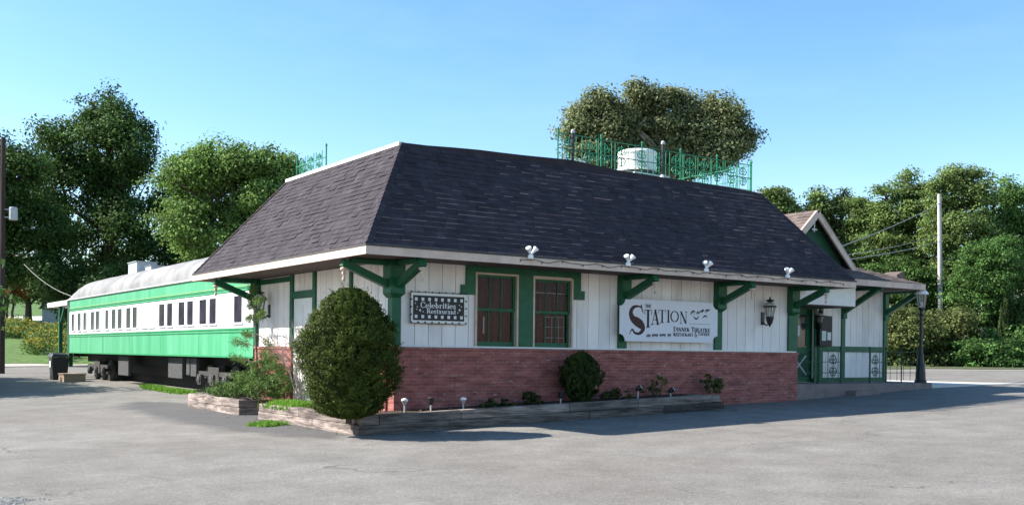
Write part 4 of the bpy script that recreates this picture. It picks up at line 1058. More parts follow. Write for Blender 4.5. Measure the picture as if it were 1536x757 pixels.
tree('woodland_tree','small ragged tree seen just right of the roof end','tree',RT,[(1160,300,20),(1180,310,16),(1150,315,20),(1175,335,25),(1150,345,25),(1200,345,24)],70,WD_,9000,.30,.36,111,trunk_r=.2)
tree('woodland_tree','ragged woodland tree behind the entrance gable','tree',RT,[(1230,300,20),(1262,292,18),(1245,320,28),(1215,325,24),(1278,325,26),(1240,360,36),(1285,370,36),(1300,330,24),(1260,400,40),(1300,410,40)],72,WD_,17000,.30,.36,112,trunk_r=.3)
tree('woodland_tree','ragged woodland tree between entrance gable and pale pole','tree',RT,[(1330,295,22),(1365,280,20),(1385,290,20),(1350,315,32),(1320,330,32),(1385,330,32),(1340,365,40),(1385,380,38),(1310,375,34),(1350,410,40),(1310,420,36),(1390,420,34)],70,WD_,22000,.30,.36,113,trunk_r=.3)
tree('woodland_tree','tallest woodland tree behind the pale pole','tree',RT,[(1430,268,17),(1452,272,18),(1412,282,18),(1440,300,28),(1410,315,26),(1465,305,24),(1435,345,36),(1465,350,30),(1410,360,28),(1430,400,40),(1470,400,34),(1420,440,36)],66,WD_,22000,.28,.34,114,trunk_r=.3)
tree('woodland_tree','green woodland tree at the right end of the far treeline','tree',RT,[(1500,290,20),(1485,310,22),(1530,300,26),(1545,330,34),(1505,335,32),(1480,350,28),(1560,290,22),(1525,365,36),(1490,385,32),(1560,380,40),(1530,420,40)],68,M['leafmid'],19000,.28,.34,115,trunk_r=.3)
tree('young_maple','bright green young tree above the hedge at far right','tree',RT,[(1475,385,28),(1500,375,26),(1460,415,30),(1495,415,36),(1525,400,30),(1480,450,34),(1520,445,34),(1450,450,24),(1500,480,30),(1455,480,24)],60,M['leafbright'],19000,.24,.28,116,trunk_r=.15)
tree('woodland_tree','dark low tree behind the wing roof and lamp post','tree',RT,[(1330,420,34),(1370,430,34),(1400,440,30),(1345,460,34),(1390,475,30),(1310,450,26),(1425,470,28)],64,M['leafdark'],15000,.26,.32,117,trunk_r=.2)
# hedge
def hedge(name, label, cat, u0, u1, vt, vb, dep, m, n, leaf, sig, seed, thick=2.2):
    r = np.random.default_rng(seed); sp=[]
    k = int((u1-u0)/14)+1
    for i in range(k):
        u = u0+(u1-u0)*i/(k-1)
        for v in np.linspace(vt+14, vb-12, 4): sp.append((u+r.uniform(-5,5), v+r.uniform(-5,5), 19+r.uniform(-2,5)))
    bl = px_blobs(sp, dep, spread=.9, seed=seed)
    c = np.mean(np.array(bl)[:,:2],0); t = thing(name, (c[0],c[1],float(gz(c[0],c[1]))), label, cat)
    b = MB(); rr = random.Random(seed)
    for i in range(26):
        q = bl[rr.randrange(len(bl))]; g = float(gz(q[0],q[1])); b.tube([(q[0],q[1],g-.1),(q[0]+rr.uniform(-.3,.3),q[1]+rr.uniform(-.3,.3),(g+q[2])/2),(q[0]+rr.uniform(-.5,.5),q[1]+rr.uniform(-.5,.5),q[2]+.3)],[.05,.035,.01],5)
    b.build('stem', M['bark'], t)
    P, nn, tt = crown_pts(bl, int(n*1.4), sig*1.8, 60, seed, .5); ok = P[:,2] > gz(P[:,0],P[:,1])+.02
    leaves('foliage', m, t, P[ok], leaf*.75, nn[ok], tt[ok], seed=seed)
    return t
hedge('hedge','broad brown green overgrown hedge behind the lamp post','hedge',1338,1448,472,556,57,M['leafhedge'],30000,.20,.22,121)
hedge('shrub_border','low bright shrubs along the lot edge at the far right','shrubs',1452,1545,505,556,56,M['leafbright'],16000,.18,.2,122)
# columnar arborvitae
def column(name, label, cat, group, pos, w, h, m, n, leaf, seed, egg=.45, sig=.03, core=.86, top=2.0, tuft=.10, base_=.45):
    x, y, z0 = pos; t = thing(name, (x,y,z0), label, cat, group); r = np.random.default_rng(seed)
    def rad(f): return w*np.clip((f/egg)**base_,0,1)*np.where(f<egg,1,np.clip(1-np.clip((f-egg)/(1-egg),0,1)**top,0,1)**.72)
    f = r.random(n)**.9; a = r.random(n)*2*np.pi
    wob = 1+.07*np.sin(3*a+f*9)+.06*np.sin(5*a-f*14+1)+.05*np.sin(9*a+f*25)
    R0 = rad(f)*wob*(.80+.24*r.random(n)**.7)
    k = r.integers(0, max(1,n//30), n); ct = (.70+.6*r.random(max(1,n//30)))[k]
    # upright fan-shaped sprays grouped in tufts over the egg-shaped surface
    kc = max(1,n//45); k = r.integers(0, kc, n); fa = r.random(kc)**.9; aa = r.random(kc)*2*np.pi; ct = .62+.75*r.random(kc)
    dep_ = (.84+.22*r.random(kc))
    g1 = r.standard_normal(n); g2 = r.standard_normal(n); g3 = r.random(n)
    hgt = sig*2.6*(.6+.8*r.random(kc))[k]
    f = np.clip(fa[k] + hgt*(g3-.35), .003, .995)
    a = aa[k] + g1*sig*1.5*(.35+.8*g3)
    wob = 1+.06*np.sin(3*a+f*9)+.065*np.sin(5*a-f*14+1)+.055*np.sin(9*a+f*25)+.03*np.sin(17*a-f*40)
    R0 = rad(f)*wob*dep_[k] + (g3-.3)*tuft*w*.6 + .02*w*g2
    P = np.stack([x+R0*np.cos(a), y+R0*np.sin(a), z0+f*h],1)
    nn = np.stack([np.cos(a),np.sin(a),.10+.0*a],1); nn += .55*np.stack([-np.sin(a),np.cos(a),0*a],1)*g2[:,None]
    tt = ct[k]*(.7+.6*r.random(n))
    # stray shoots
    ns = n//400; kk = r.integers(0, n, ns); Ls = []
    for q in kk:
        o_ = P[q]; dv = np.array([np.cos(a[q]), np.sin(a[q]), .9]) + .4*r.standard_normal(3); dv /= np.linalg.norm(dv)
        for e_ in range(7): Ls.append(o_ + dv*w*.028*e_*(.6+.8*r.random()))
    P = np.concatenate([P, np.array(Ls)]) if Ls else P; nn = np.concatenate([nn, r.standard_normal((len(Ls),3))]) if Ls else nn; tt = np.concatenate([tt, np.ones(len(Ls))]) if Ls else tt
    leaves('foliage', m, t, P, leaf, nn, tt, seed=seed, aspect=.42, jitter=.4)
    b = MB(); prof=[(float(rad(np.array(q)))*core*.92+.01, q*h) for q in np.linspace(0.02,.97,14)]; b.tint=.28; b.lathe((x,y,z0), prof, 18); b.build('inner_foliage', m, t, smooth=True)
    b = MB(); b.tube([(x,y,z0-.1),(x,y,z0+h*.3)],[.06,.04],7); b.build('stem', M['bark'], t)
    return t
for i, (u, vt, vb, dep, wpx, lab) in enumerate(((1362,428,520,60,14,'narrow dark evergreen left of the lamp post above the hedge'),(1384,432,520,60,14,'narrow dark evergreen directly behind the lamp post'),(1508,440,545,58,11,'narrow dark evergreen column left of two at the right edge'),(1531,446,548,58,12,'narrow dark evergreen column at the right edge of the lot'),(1488,462,545,59,10,'short narrow evergreen beside the bright young tree'))):
    p = at(u, vb, dep); q = at(u, vt, dep); g = float(gz(p[0],p[1]))
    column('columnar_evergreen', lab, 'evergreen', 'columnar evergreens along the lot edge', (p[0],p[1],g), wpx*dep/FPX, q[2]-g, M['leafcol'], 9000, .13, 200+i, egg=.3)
# the big corner shrub and the round one
ps = hit(524,560,1,-.10)
pc = at(524, 540, 19.4)
bt = at(524,434,19.4)
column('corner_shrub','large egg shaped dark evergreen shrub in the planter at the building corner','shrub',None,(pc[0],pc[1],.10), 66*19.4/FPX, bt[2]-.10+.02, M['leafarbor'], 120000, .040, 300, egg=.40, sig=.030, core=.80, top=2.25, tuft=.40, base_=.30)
rp = hit(871,565,1,-.56); rt_ = hit(871,527,1,-.56)
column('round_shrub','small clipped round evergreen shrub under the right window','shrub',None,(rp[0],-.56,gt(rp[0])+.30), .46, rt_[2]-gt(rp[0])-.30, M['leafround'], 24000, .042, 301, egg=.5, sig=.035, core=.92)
# juniper mound in the second planter
def mound(name, label, cat, blobs, m, n, leaf, sig, seed, aspect=.35, group=None, part='foliage', zmin=None):
    c = np.mean(np.array(blobs)[:,:2],0); z = min(q[2]-q[5] for q in blobs); t = thing(name,(c[0],c[1],z),label,cat,group)
    P, nn, tt = crown_pts(blobs, n, sig, 24, seed, .3)
    if zmin is not None: ok = P[:,2] > zmin; P, nn, tt = P[ok], nn[ok], tt[ok]
    leaves(part, m, t, P, leaf, nn, tt, seed=seed, aspect=aspect, jitter=.7)
    b = MB(); r = random.Random(seed)
    for q in blobs:
        b.tube([(c[0]+r.uniform(-.1,.1),c[1]+r.uniform(-.1,.1),z),((c[0]+q[0])/2,(c[1]+q[1])/2,q[2]-q[5]*.2),(q[0],q[1],q[2]+q[5]*.4)],[.02,.012,.004],5)
    b.build('stem', M['bark'], t); return t
def pb(u, v, ax, c, rx, rz): p = hit(u, v, ax, c); return (p[0],p[1],p[2],rx,rx,rz)
mound('juniper','spreading green juniper filling the shorter timber planter','shrub',
  [pb(345,585,0,-.95,.38,.20),pb(370,572,0,-.75,.45,.28),pb(400,560,0,-.6,.42,.34),pb(330,588,0,-.95,.3,.14),pb(395,585,0,-.8,.42,.22),pb(420,575,0,-.55,.3,.3),pb(410,545,0,-.45,.25,.2)], M['leafjuniper'], 14000, .085, .10, 310, aspect=.22, zmin=.08)
# scraggly pine sapling
sp = hit(385,590,0,-.6); t = thing('pine_sapling',(sp[0],sp[1],.08),'thin scraggly pine sapling against the sunlit end wall','small tree')
b = MB(); tops=[hit(u,v,0,-.6) for u,v in ((385,590),(386,550),(384,510),(383,475),(380,440))]
b.tube([tuple(p) for p in tops],[.03,.026,.02,.014,.006],7)
LV=[]; NV=[]; r = np.random.default_rng(5)
for (u0,v0,u1,v1) in ((386,545,348,535),(385,520,352,512),(384,500,410,520),(384,480,395,468),(383,470,372,480),(381,455,392,448),(380,445,374,462),(386,555,412,545),(384,505,366,500),(380,440,378,432),(385,530,404,532)):
    p = hit(u0,v0,0,-.6); q = hit(u1,v1,0,-.6+r.uniform(-.25,.2)); b.tube([tuple(p),tuple((p+q)/2+np.array([0,0,.03])),tuple(q)],[.012,.008,.003],5)
    for k in range(330):
        f = .35+.7*r.random(); LV.append(p+(q-p)*f+r.standard_normal(3)*.055)
b.build('trunk', M['bark'], t)
leaves('needles', M['leafjuniper'], t, np.array(LV), .10, None, .8+.5*r.random(len(LV)), aspect=.12, seed=6)
# bare twiggy shrub before the side door
tw = hit(452,600,0,-.55); t = thing('twiggy_shrub',(tw[0],tw[1],.08),'bare grey twiggy shrub between side door and corner shrub','shrub')
b = MB(); r = random.Random(9)
def twig(p, d, l, rad, dep):
    q = p + d*l; b.tube([p, (p+q)/2+Vector((r.uniform(-.02,.02),)*3), q], [rad, rad*.8, rad*.6], 4, cap=False)
    if dep:
        for _ in range(3 if dep > 1 else 4): twig(p.lerp(q, r.uniform(.5,1)), (d+Vector((r.uniform(-.6,.6),r.uniform(-.6,.6),r.uniform(-.2,.5)))).normalized(), l*r.uniform(.55,.8), rad*.62, dep-1)
for k in range(6): twig(Vector((tw[0]+r.uniform(-.1,.1), tw[1]+r.uniform(-.15,.15), .08)), Vector((r.uniform(-.22,.2),r.uniform(-.4,.3),1)).normalized(), .85, .012, 4)
b.build('twigs', M['twig'], t)
# little planter perennials along the brick
for i, (u, v, w, h, m_, lab) in enumerate(((800,592,.28,.18,'leafround','low dark straggly plant left of the round shrub'),(745,600,.35,.08,'leafround','flat dark ground plant under the double window'),(927,588,.42,.12,'leafround','low spreading dark plant right of the round shrub'),(985,575,.34,.28,'leafhedge','loose brownish perennial below the banner'),(1062,570,.20,.30,'leafhedge','upright two stemmed perennial near the right end of the planter'),(1076,568,.16,.28,'leafhedge','leafy shoot at the right end of the long planter'))):
    p = hit(u, v, 1, -.45); z = gt(p[0])+.32
    mound('perennial', lab, 'plant', [(p[0]+dx*w,-.45+dy*.15,z+h*q,w*.5,.2,h*.4) for dx,dy,q in ((-.7,0,.5),(.7,.3,.5),(0,-.4,.9),(.3,.5,1.3),(-.4,.2,1.15))], M[m_], 420, .065, .06, 330+i, aspect=.5, group='small plants in the front planter', zmin=z-.02)
def grass_patch(name, pts, h, n, seed, m='grassblade', jit=.3):
    r = np.random.default_rng(seed); pts = np.array(pts); k = r.integers(0,len(pts),n)
    base = pts[k] + np.stack([r.standard_normal(n)*jit, r.standard_normal(n)*jit, np.zeros(n)],1)
    hh_ = h*(.4+.8*r.random(n)); a = r.random(n)*2*np.pi; w = .012+.012*r.random(n); ln = r.standard_normal((n,2))*.4
    tv = np.stack([np.cos(a)*w,np.sin(a)*w,np.zeros(n)],1); up = np.stack([ln[:,0]*hh_,ln[:,1]*hh_,hh_],1)
    Vv = np.stack([base-tv, base+tv, base+up*.6+tv*.6, base+up],1).reshape(-1,3)
    o = raw_mesh(name, M[m], None, Vv, np.arange(n*4).reshape(-1,4), .75+.5*r.random(n)); tag(o, kind='stuff'); return o
g = [ghit(u, v) for u, v in ((222,581),(230,583),(240,585),(250,586.5),(260,588),(270,589),(276,590),(235,583),(262,588))]
tag(grass_patch('grass_strip', g, .15, 3000, 41, jit=.14), 'strip of bright grass growing beside the passenger car tracks', 'grass')
tag(grass_patch('grass_tuft', [ghit(u,v) for u,v in ((390,638),(398,636),(408,637),(415,637),(400,639))], .10, 900, 42, jit=.10), 'small grass tuft in the asphalt before the long planter', 'grass')
tag(grass_patch('planter_grass', [(-1.0,2.4,.08),(-.9,2.8,.08),(-1.0,3.2,.08),(-.8,3.5,.08),(-.7,2.6,.08)], .16, 3500, 43, jit=.18), 'bright grass in the planter left of the corner shrub', 'grass')

r = np.random.default_rng(91); FL = []
for i in range(420):
    if r.random() < .55: x = r.uniform(-1.1,8.0); y = r.uniform(-1.0,-.1); z = gt(x)+.345
    elif r.random() < .6: x = r.uniform(-1.5,11); y = -1.24-abs(r.normal(0,.22)); z = float(gz(x,y))+.012
    else: y = r.uniform(-1.3,9); x = -1.42-abs(r.normal(0,.22)); z = float(gz(x,y))+.012
    FL.append((x,y,z))
o = leaves('fallen_leaves', M['leaflitter'], None, np.array(FL), .055, np.tile([0,0,1.0],(len(FL),1)), .5+r.random(len(FL)), jitter=.25, seed=92); tag(o, 'small dry leaves scattered in the planter and along the timbers', 'leaves', kind='stuff')

gp = ghit(6,752); r = np.random.default_rng(55); b = MB()
for i in range(520):
    x = gp[0]+r.normal(0,.16)-.10; y = gp[1]+r.normal(0,.16); q = .006+.010*r.random(); z = float(gz(x,y)); b.tint = .6+.8*r.random()
    b.hexa([(x-q,y-q*.8,z-.002),(x+q,y-q,z-.002),(x+q*.9,y+q,z-.002),(x-q,y+q,z-.002),(x-q*.6,y-q*.5,z+q),(x+q*.5,y-q*.6,z+q*1.1),(x+q*.5,y+q*.5,z+q),(x-q*.5,y+q*.6,z+q*.9)])
o = b.build('gravel', M['gravel']); tag(o, 'loose pale gravel on the asphalt at the near left corner', 'gravel', kind='stuff')

# ------------------------------------------------------------------ passenger car
TX, TW, TY_0, TY_1 = .42, 3.0, 9.0, 32.3
ZB, ZT = 1.12, 3.55
PCR = thing('passenger_car', (TX+TW/2,(TY_0+TY_1)/2,0), 'old green and white railway passenger car parked behind the station', 'railway car')
b = MB(); b.box(TX,TX+TW,TY_0,TY_1,ZB,ZT); b.build('body', M['traingreen'], PCR)
wt = hit(240,450,0,TX)[2]; 
zw1 = 3.0; zw0 = 1.98
b = MB(); b.box(TX-.006,TX-.0005,TY_0+.002,TY_1-.02,zw0,zw1); b.build('window_band', M['trainwhite'], PCR)
b = MB()
for z, h in ((zw0-.05,.035),(zw0-.13,.03),(zw1+.02,.03),(zw1+.10,.025)): b.box(TX-.022,TX-.001,TY_0,TY_1,z,z+h)
b.box(TX-.016,TX-.001,TY_0,TY_1,ZB,ZB+.05); b.build('belt_rail', M['traintrim'], PCR)
b = MB(); b.box(TX-.012,TX-.001,TY_0,TY_1,3.15,3.175); b.box(TX-.02,TX-.001,TY_0,TY_1,ZT-.05,ZT-.02); b.build('gold_line', M['trainline'], PCR)
b = MB()
for yy in np.arange(TY_0+.6, TY_1, 4.1): b.box(TX-.004,TX-.0005,yy,yy+.016,ZB+.05,zw0-.14); b.box(TX-.004,TX-.0005,yy,yy+.014,zw1+.13,3.145)
b.build('panel_seam', M['traintrim'], PCR)
wins = [(108.2,112),(117.3,121.5),(125.9,130),(137.3,142.1),(144.6,149.7),(158.9,163.3),(168.4,174.1),(177.6,183.3),(190.3,196.6),(199.8,206.2),(213.8,221,1),(224.2,231.5,1),(239.5,247.7),(251.5,259.4),(268.6,277.8),(281.6,290.5),(300,310.5),(315,325),(352,364)]
for w in wins:
    y1 = hit(w[0],490,0,TX)[1]; y0 = hit(w[1],490,0,TX)[1]; z0, z1 = 2.13, 2.89
    b = MB(); f=.05
    b.box(TX-.03,TX-.007,y0-f,y1+f,z1,z1+f); b.box(TX-.05,TX-.007,y0-f-.02,y1+f+.02,z0-f,z0); b.box(TX-.03,TX-.007,y0-f,y0,z0,z1); b.box(TX-.03,TX-.007,y1,y1+f,z0,z1)
    wo = b.build('window', M['trainwhite'], PCR)
    b = MB(); b.box(TX-.012,TX-.0075,y0,y1,z0,z1); b.build('pane' if len(w)==2 else 'blanking_panel', M['glassdark'] if len(w)==2 else M['trainwhite'], wo)
# roof: arched canvas roof that droops at the ends
def roofprof(s):
    P=[]; n=18
    for i in range(n+1):
        a = math.pi*(i/n); P.append((TX+TW/2-(TW/2+.05)*math.cos(a), (ZT+.0)+s*.92*math.sin(a)**.8))
    return P
ys_ = [TY_0, TY_0+.3, TY_0+.9] + list(np.linspace(TY_0+1.6, TY_1-2.2, 24)) + [TY_1-1.6,TY_1-1.1,TY_1-.6,TY_1-.2,TY_1+.45]
sc_ = [.35,.7,.92] + [1.0]*24 + [.97,.88,.70,.46,.04]
b = MB(); k=19; r = random.Random(2)
for y, s in zip(ys_, sc_):
    for (x, z) in roofprof(s): b.v.append((x, y, z + r.uniform(-.012,.012)))
for i in range(len(ys_)-1):
    for j in range(k-1): a = i*k+j; b.f.append((a, a+k, a+k+1, a+1)); b.t.append(1)
b.f.append(tuple(range(k))); b.t.append(1); b.f.append(tuple(reversed(range((len(ys_)-1)*k, len(ys_)*k)))); b.t.append(1)
ro = b.build('roof', M['canvas'], PCR, smooth=True)
b = MB(); b.box(TX-.06,TX-.01,TY_0,TY_1+.3,ZT-.02,ZT+.03); b.build('eave_strip', M['greymetal'], ro)
for u, v, wy, h in ((212,397,1.3,.42),(236,396,.8,.12)):
    p = hit(u, v+6, 0, TX+1.25); b = MB(); b.box(TX+.9,TX+1.7,p[1]-wy/2,p[1]+wy/2,4.2,p[2]+h*.55); b.box(TX+.86,TX+1.74,p[1]-wy/2-.03,p[1]+wy/2+.03,p[2]+h*.56,p[2]+h*.62); b.build('roof_unit', M['greymetal'], ro)
# underframe
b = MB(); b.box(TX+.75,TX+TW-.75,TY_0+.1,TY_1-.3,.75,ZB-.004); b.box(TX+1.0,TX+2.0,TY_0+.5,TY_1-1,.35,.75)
b.box(TX+1.25,TX+TW-1.0,TY_0+.3,TY_1-.6,-.3,.35)  # block down to the ground, added to keep the belly dark
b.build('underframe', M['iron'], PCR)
# added sheet blocking light on the far side so the belly reads dark
b = MB(); b.box(TX+TW-.35,TX+TW-.3,TY_0+.2,TY_1-.4,-.4,.75); b.build('far_light_block', M['iron'], PCR)
for (u0, v0, u1, v1) in ((175.5,535,190.5,562),(250,537,271,566),(277,539,282,562),(283.5,538,292,564)):
    y1 = hit(u0,v0,0,TX+.2)[1]; y0 = hit(u1,v0,0,TX+.2)[1]; z0 = hit(u0,v1,0,TX+.2)[2]
    b = MB(); b.box(TX+.25,TX+.37,y0,y1,z0,ZB-.05); b.build('equipment_box', M['galv'], PCR, bevel=.02)
def truck(yc):
    b = MB(); b.box(TX+.32,TX+.46,yc-1.75,yc+1.75,.52,.66); b.box(TX+.30,TX+.5,yc-.5,yc+.5,.30,.80); b.bar((TX+.39,yc-1.6,.3),(TX+.39,yc-.4,.62),.08,.08); b.bar((TX+.39,yc+1.6,.3),(TX+.39,yc+.4,.62),.08,.08)
    t_ = b.build('truck', M['grease'], PCR); b = MB(); b.box(TX+TW-.46,TX+TW-.32,yc-1.75,yc+1.75,.52,.66); b.build('side_frame', M['grease'], t_)
    for s in (-1.2,0,1.2):
        for xx in (TX+.62, TX+TW-.62):
            b = MB(); b._lathe(Vector((xx,yc+s,.40)), [(.44,-.06),(.46,-.05),(.46,.03),(.41,.04),(.40,.07),(.15,.08),(.1,.10)], 24, Vector((-1,0,0))); b.build('wheel', M['grease'], t_)
        b = MB(); b.box(TX+.24,TX+.36,yc+s-.16,yc+s+.16,.24,.56); b._lathe(Vector((TX+.24,yc+s,.40)),[(.12,0),(.12,.03),(.05,.05)],12,Vector((-1,0,0))); b.build('journal_box', M['galv'], t_)
        b = MB()
        for q in (.42,):
            pts=[(TX+.36+.07*math.cos(k*1.1),yc+s+q+.07*math.sin(k*1.1),.30+k*.011) for k in range(24)]; b.tube(pts,.018,5)
        b.build('spring', M['galv'], t_)
truck(TY_1-4.0); truck(TY_0+4.2)
b = MB()
for xx in (TX+.62, TX+TW-.62):
    for y0 in np.arange(TY_0-.2, TY_1+1, 3.0): b.box(xx-.035,xx+.035,y0,y0+2.98,float(gz(xx,y0+1.5))-.05,-.05)
rl = b.build('rails', M['grease']); tag(rl, 'pair of rusty rails under the passenger car', 'rails')
# end platform with canopy at the far end
b = MB(); b.box(TX+.25,TX+TW-.3,TY_1+.001,TY_1+1.75,ZB-.15,ZB); b.build('end_platform', M['iron'], PCR)
b = MB(); yc_ = hit(73,452,0,TX)[1]; b.box(TX-.05,TX+TW,TY_1+.35,yc_,3.34,3.56); b.build('end_canopy', M['trimwhite'], PCR)
for xx in (TX+.12, TX+TW-.25):
    b = MB(); yp_ = hit(87,480,0,TX)[1]; b.box(xx-.08,xx+.08,yp_-.08,yp_+.08,.2,3.33); b.bar((xx,yp_-.1,2.6),(xx,yp_-.8,3.25),.08,.1); b.build('canopy_post', M['green'], PCR)
b = MB(); b.box(TX-.01,TX+.16,TY_1+.002,TY_1+.42,.5,3.28); b.build('end_vestibule', M['darkgreen'], PCR)

# wheelie bin and wood box by the far end
gb = ghit(88,569)
bx, by = gb[0], gb[1]; z0 = gb[2]
t = thing('wheelie_bin', (bx,by,z0), 'dark plastic wheelie bin with pale label beside the end of the passenger car', 'bin')
hB = (569-530)*np.dot(gb-CAM, CF)/FPX
b = MB(); w=.36; b.hexa([(bx-w*.8,by-w*.8,z0),(bx+w*.8,by-w*.8,z0),(bx+w*.8,by+w*.8,z0),(bx-w*.8,by+w*.8,z0),(bx-w,by-w,z0+hB*.85),(bx+w,by-w,z0+hB*.85),(bx+w,by+w,z0+hB*.85),(bx-w,by+w,z0+hB*.85)]); b.build('bin_body', M['binplastic'], t, bevel=.03)
b = MB(); b.hexa([(bx-w-.04,by-w-.05,z0+hB*.86),(bx+w+.04,by-w-.05,z0+hB*.86),(bx+w+.04,by+w+.08,z0+hB*.86),(bx-w-.04,by+w+.08,z0+hB*.86),(bx-w*.85,by-w*.8,z0+hB),(bx+w*.85,by-w*.8,z0+hB*.98),(bx+w*.85,by+w,z0+hB*1.04),(bx-w*.85,by+w,z0+hB*1.04)]); b.build('lid', M['binplastic'], t, bevel=.03)
b = MB(); b.box(bx-w-.012,bx-w-.002,by-.16,by+.06,z0+hB*.48,z0+hB*.72); b.build('label_sticker', M['paper'], t)
b = MB(); b._lathe(Vector((bx+w*.7,by+w*.75,z0+.1)),[(.1,-.05),(.1,.05)],12,Vector((1,0,0))); b._lathe(Vector((bx-w*.7,by+w*.75,z0+.1)),[(.1,-.05),(.1,.05)],12,Vector((1,0,0))); b.build('wheel', M['black'], t)
gb = ghit(103,572); t = thing('wooden_step', tuple(gb), 'raw wooden step box on the ground beside the dark bin', 'step box')
b = MB(); b.box(gb[0]-.3,gb[0]+.55,gb[1]-.55,gb[1]+.5,gb[2],gb[2]+.30); b.build('box', M['crate'], t, bevel=.01)
b = MB(); b.box(gb[0]-.33,gb[0]+.58,gb[1]-.58,gb[1]+.53,gb[2]+.302,gb[2]+.35); b.build('tread', M['crate'], t, bevel=.008)

# ------------------------------------------------------------------ poles and wires
p = ghit(2,560); dep = float(np.dot(p-CAM, CF)); tp = at(5,206,dep)
t = thing('utility_pole', tuple(p), 'dark wooden utility pole with grey transformer at the left edge', 'utility pole')
b = MB(); b.tube([(p[0],p[1],p[2]-.3),(tp[0],tp[1],tp[2])],[.17,.11],12); b.build('pole', M['polewood'], t)
tr = at(20,320,dep)
b = MB(); b.lathe((tr[0],tr[1],tr[2]-.34),[(.20,0),(.21,.03),(.21,.60),(.19,.65),(.06,.68)],16); b.build('transformer', M['greymetal'], t, smooth=False)
b = MB(); b.bar((p[0],p[1],tr[2]+.2),(tr[0],tr[1],tr[2]+.2),.05,.05); b.bar((p[0],p[1],tr[2]-.2),(tr[0],tr[1],tr[2]-.2),.05,.05); b.build('transformer_arm', M['greymetal'], t)
b = MB(); b.box(p[0]-.2,p[0]+.14,p[1]-.22,p[1]-.15,p[2]+3.3,p[2]+3.5); b.build('meter_box', M['galv'], t)
dR = 62; q0 = at(1412,500,dR); q1 = at(1409,291,dR); g = float(gz(q0[0],q0[1]))
t = thing('utility_pole', (q0[0],q0[1],g), 'pale bare wooden pole standing above the hedge right of the lamp post', 'utility pole')
b = MB(); b.tube([(q0[0],q0[1],g-.3),(q1[0],q1[1],q1[2])],[.17,.11],12); b.build('pole', M['palepole'], t)
b = MB(); b.lathe((q1[0],q1[1],q1[2]-.6),[(.14,0),(.14,.05)],12); b.build('band', M['greymetal'], t)
def wire(label, a, c, sag, r=.02):
    a = np.array(a); c = np.array(c); b = MB(); pts=[]
    for i in range(17): f=i/16; p_=a+(c-a)*f; p_[2] -= sag*4*f*(1-f); pts.append(tuple(p_))
    b.tube(pts, r, 5); o = b.build('overhead_wire', M['wire']); tag(o, label, 'wire', 'overhead wires')
wire('pale overhead wire running up from the gable toward the pale pole', (16.2,2.2,4.6), at(1409,305,dR), .12, .018)
wire('lower pale overhead wire between the wing roof and the pale pole', (16.9,2.6,4.35), at(1410,362,dR), .10, .016)
wire('thin second lower wire just above the wing roof', (16.7,2.8,4.45), at(1410,352,dR), .12, .012)
wire('pale cable drooping from the dark trees to the far end of the passenger car', at(36,396,52), (TX+.3,TY_1+.2,3.7), .25, .012)

# ------------------------------------------------------------------ far left: shed, small tree, weeds
sd = ghit(76,487); dep = float(np.dot(sd-CAM,CF)); k = dep/FPX
t = thing('shed', tuple(sd), 'small grey blue shed behind the weeds left of the passenger car', 'shed')
w, h = 26*k/2, 36*k*.68
e1 = CR*np.array([1,1,0]); e1/=np.linalg.norm(e1); e2 = np.array([-e1[1],e1[0],0])
def SP(a, c, z): q = sd+e1*a+e2*c; return (q[0],q[1],sd[2]+z)
b = MB(); b.hexa([SP(-w,0,-.5),SP(w,0,-.5),SP(w,2.6,-.5),SP(-w,2.6,-.5),SP(-w,0,h),SP(w,0,h),SP(w,2.6,h),SP(-w,2.6,h)]); b.build('wall', M['shed'], t)
b = MB(); o_=.25
b.quadf([SP(-w-o_,-o_,h-.05),SP(w+o_,-o_,h-.05),SP(w+o_,1.3,h+.9),SP(-w-o_,1.3,h+.9)]); b.quadf([SP(w+o_,2.6+o_,h-.05),SP(-w-o_,2.6+o_,h-.05),SP(-w-o_,1.3,h+.9),SP(w+o_,1.3,h+.9)])
for s in (-1,1): b.quadf([SP(s*w,0,h),SP(s*w,2.6,h),SP(s*w,1.3,h+.85)])
b.build('roof', M['galv'], t)
tree('small_lawn_tree','small light leaved tree with dark trunk on the lawn in front of the shed','tree',None,[(45,415,22),(35,435,20),(58,430,18),(50,400,16),(62,446,10)],float(np.dot(ghit(43,483)-CAM,CF)),M['leafmid'],5000,.30,.3,131,trunk_r=.32,trunk_u=43)
tree('autumn_tree','small orange tinged tree beside the utility pole','tree',None,[(18,400,18),(24,420,16),(8,415,18),(20,440,16)],92,M['leaforange'],2500,.34,.36,132,trunk_r=.12)
tree('lawn_bush_tree','yellow green bushy tree low behind the utility pole','tree',None,[(8,440,20),(28,440,16),(-10,430,22)],96,M['leafbright'],3500,.34,.36,133,trunk_r=.12)
tree('broadleaf_tree','dark leafy tree in deep shade between shed and passenger car roof','tree',TG,[(110,430,34),(80,425,26),(150,440,34),(190,430,34),(95,455,20),(130,465,26)],64,M['leafdark'],9000,.32,.38,134,trunk_r=.25,trunk_u=170)
r = np.random.default_rng(77); W_=[]; 
for i in range(420):
    u = r.uniform(5,110); v = r.uniform(494,532) if u > 40 else r.uniform(486,508); 
    if u>95: v = r.uniform(486,545)
    W_.append(ghit(u, v))
W_ = np.array(W_); n=14000; k = r.integers(0,len(W_),n); hs = (.35+.5*r.random(len(W_)))[k]
P = W_[k] + np.stack([r.standard_normal(n)*.22,r.standard_normal(n)*.22,r.random(n)*hs],1)
o = leaves('weeds', M['leafjuniper'], None, P, .17, None, (.6+.8*r.random(len(W_)))[k], seed=78); tag(o, 'rough green weeds on the bank above the road', 'weeds', kind='stuff')
W2 = W_[r.random(len(W_)) < .22]; n=2600; k = r.integers(0,len(W2),n)
